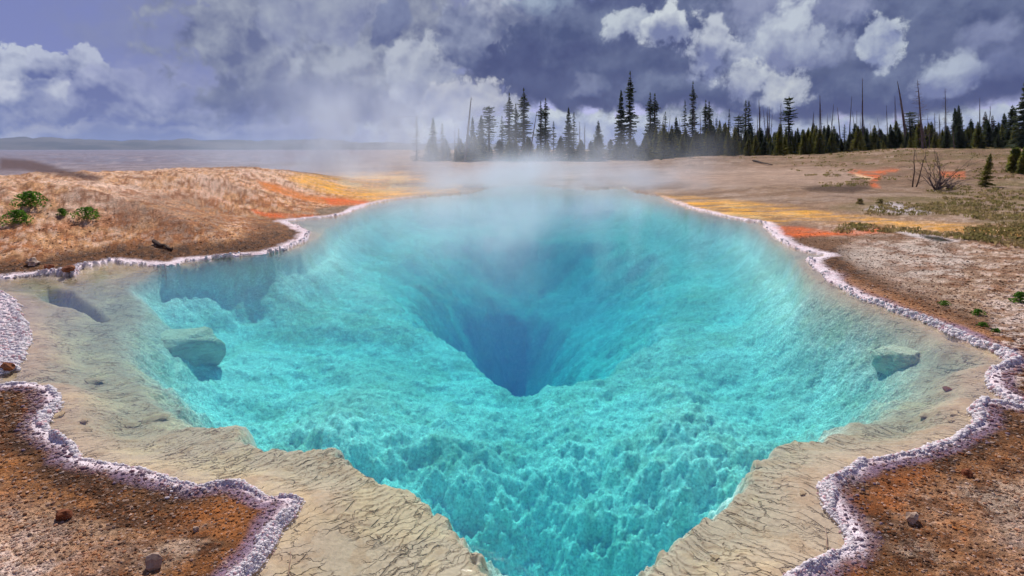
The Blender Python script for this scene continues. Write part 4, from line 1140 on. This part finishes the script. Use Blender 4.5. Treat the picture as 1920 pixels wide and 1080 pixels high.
# bright strip under the deck
for (u, v, ru, rv) in ((800,246,170,36),(1000,236,120,34),(1095,240,86,42),(1190,246,96,36),(1290,236,86,38),(1385,230,100,36),(1470,240,86,34),(1545,234,86,36),(1640,238,80,40),(1740,234,120,32),(1860,240,130,32),(1980,240,110,34)):
    cloud(u, v - 3, ru * .86, rv * .95, (214, 213, 232), (136, 144, 200), .16, .85, 0, 1., 1.6)
# grey-lilac cumulus left of the middle
cloud(630, 80, 270, 130, (158, 158, 186), (104, 108, 152), .16, .5, 0, 1., 1.5)
cloud(470, 60, 110, 80, (164, 164, 192), (106, 110, 156), .10, .6, 0, 1., 1.6)
cloud(720, 140, 160, 76, (168, 168, 194), (96, 100, 146), .16, .65, 0, 1., 1.6)
cloud(650, 190, 220, 36, (112, 116, 162), (98, 102, 152), .5, .5, 0, .85, .6)
cloud(800, 130, 80, 50, (192, 190, 214), (134, 136, 178), .16, .7, -20, .95, 1.3)
cloud(600, 26, 120, 44, (172, 172, 200), (134, 136, 180), .24, .7, -10, .85, 1.2)
cloud(725, 48, 32, 30, (136, 140, 182), (90, 96, 146), .16, .5, 0, 1., 1.)
# dark deck
cloud(1560, 60, 720, 128, (100, 106, 148), (70, 78, 124), .14, .22, 0, 1., .7, False)
cloud(1100, 90, 250, 100, (92, 98, 146), (56, 62, 116), .16, .30, 0, 1., .6)
cloud(1120, 165, 240, 30, (90, 96, 144), (58, 64, 118), .35, .4, 0, .9, .6)
cloud(1640, 168, 460, 34, (66, 72, 126), (52, 58, 118), .3, .2, 0, .95, .3)
cloud(1820, 60, 260, 80, (106, 110, 160), (86, 92, 142), .6, .4, 0, .7, .6)
cloud(925, 30, 88, 48, (190, 188, 214), (108, 112, 158), .14, .7, -12, 1., 1.5)
cloud(868, 70, 44, 60, (156, 158, 194), (92, 98, 146), .2, .7, 0, .9, 1.2)
cloud(1010, 8, 50, 20, (160, 170, 202), (100, 106, 154), .3, .8, 0, .8, 1.2)
cloud(880, 188, 80, 36, (204, 198, 218), (138, 140, 186), .18, .75, 0, .95, 1.3)
cloud(1105, 155, 34, 14, (156, 158, 194), (100, 106, 156), .5, .8, 0, .8)
# grey folds inside the deck
for (u, v, ru, rv, k) in ((1010,60,90,30,0),(1120,50,80,34,1),(1180,120,120,26,0),(1300,30,110,36,1),(1350,170,140,20,0),(1590,40,100,40,1),(1570,140,110,26,0),(1720,40,110,34,1),(1740,100,120,30,0),(1880,30,110,30,1),(1660,150,90,20,1),(1240,165,100,18,1)):
    cloud(u, v, ru, rv, (122, 128, 168) if k else (106, 112, 154), (74, 82, 130), .55, .8, 0, .75, 1.3)
# sunlit tops in the deck
cloud(1480, 14, 130, 60, (160, 160, 198), (116, 120, 168), .4, .6, 0, .9, 1.1)
cloud(1430, 110, 105, 56, (160, 162, 198), (108, 112, 160), .42, .95, 0, .9, 1.5)
cloud(1178, 48, 40, 28, (206, 206, 226), (124, 128, 176), .24, .8, 0, .95, 1.4)
cloud(1245, 58, 54, 36, (216, 214, 232), (124, 128, 176), .26, .95, -10, 1., 1.5)
cloud(1330, 84, 50, 42, (206, 204, 226), (124, 128, 178), .28, .95, 0, .9, 1.5)
cloud(1475, 80, 54, 60, (206, 206, 228), (134, 136, 182), .3, .95, 15, .9, 1.4)
cloud(1465, 146, 60, 30, (222, 218, 230), (148, 150, 190), .28, .9, 0, .95, 1.3)
cloud(1390, 150, 46, 24, (212, 210, 228), (136, 138, 184), .3, .8, 0, .9, 1.2)
cloud(1550, 98, 70, 18, (162, 164, 200), (112, 116, 166), .5, .8, 0, .75, 1.)
cloud(1653, 84, 42, 42, (212, 212, 230), (140, 144, 190), .13, .55, 0, .97, 1.4, False)
cloud(1790, 142, 56, 26, (188, 190, 218), (118, 122, 174), .35, .8, 0, .95, 1.3)
cloud(1860, 80, 52, 18, (152, 154, 196), (110, 114, 162), .6, .7, 0, .8, 1.)
cloud(1900, 130, 70, 20, (134, 138, 184), (98, 104, 154), .6, .7, 0, .7, 1.)
bg = nd('ShaderNodeBackground'); put(bg.inputs['Color'], c); put(bg.inputs['Strength'], 1.)
S.tree.links.new(bg.outputs[0], nd('ShaderNodeOutputWorld').inputs[0])

sl = bpy.data.lights.new('sun', 'SUN'); sl.energy = 4.4; sl.angle = R(.6); sl.color = (1., .94, .85)
so = bpy.data.objects.new('sun', sl); col.objects.link(so)
sd = Vector((math.sin(R(SUN_AZ)) * math.cos(R(SUN_EL)), math.cos(R(SUN_AZ)) * math.cos(R(SUN_EL)), math.sin(R(SUN_EL))))
so.rotation_euler = sd.to_track_quat('Z', 'Y').to_euler(); so.location = sd * 50

# ------------------------------------------------------------------ camera and render settings
cam = bpy.data.cameras.new('camera'); co = bpy.data.objects.new('camera', cam); col.objects.link(co)
cam.sensor_width = 36; cam.lens = 36 * F / 1920
co.location = (0, 0, CAMH); co.rotation_euler = (math.pi / 2 - PITCH, 0, 0)
cam.clip_start = .05; cam.clip_end = 20000
scene.camera = co
scene.view_settings.view_transform = 'Standard'; scene.view_settings.look = 'None'
scene.view_settings.exposure = 0.0; scene.view_settings.gamma = 1
cy = scene.cycles
cy.max_bounces = 5; cy.diffuse_bounces = 2; cy.glossy_bounces = 2; cy.transparent_max_bounces = 16; cy.volume_bounces = 1
cy.use_denoising = True
cy.use_adaptive_sampling = True; cy.adaptive_threshold = .04
cy.volume_step_rate = 1.; cy.volume_max_steps = 96
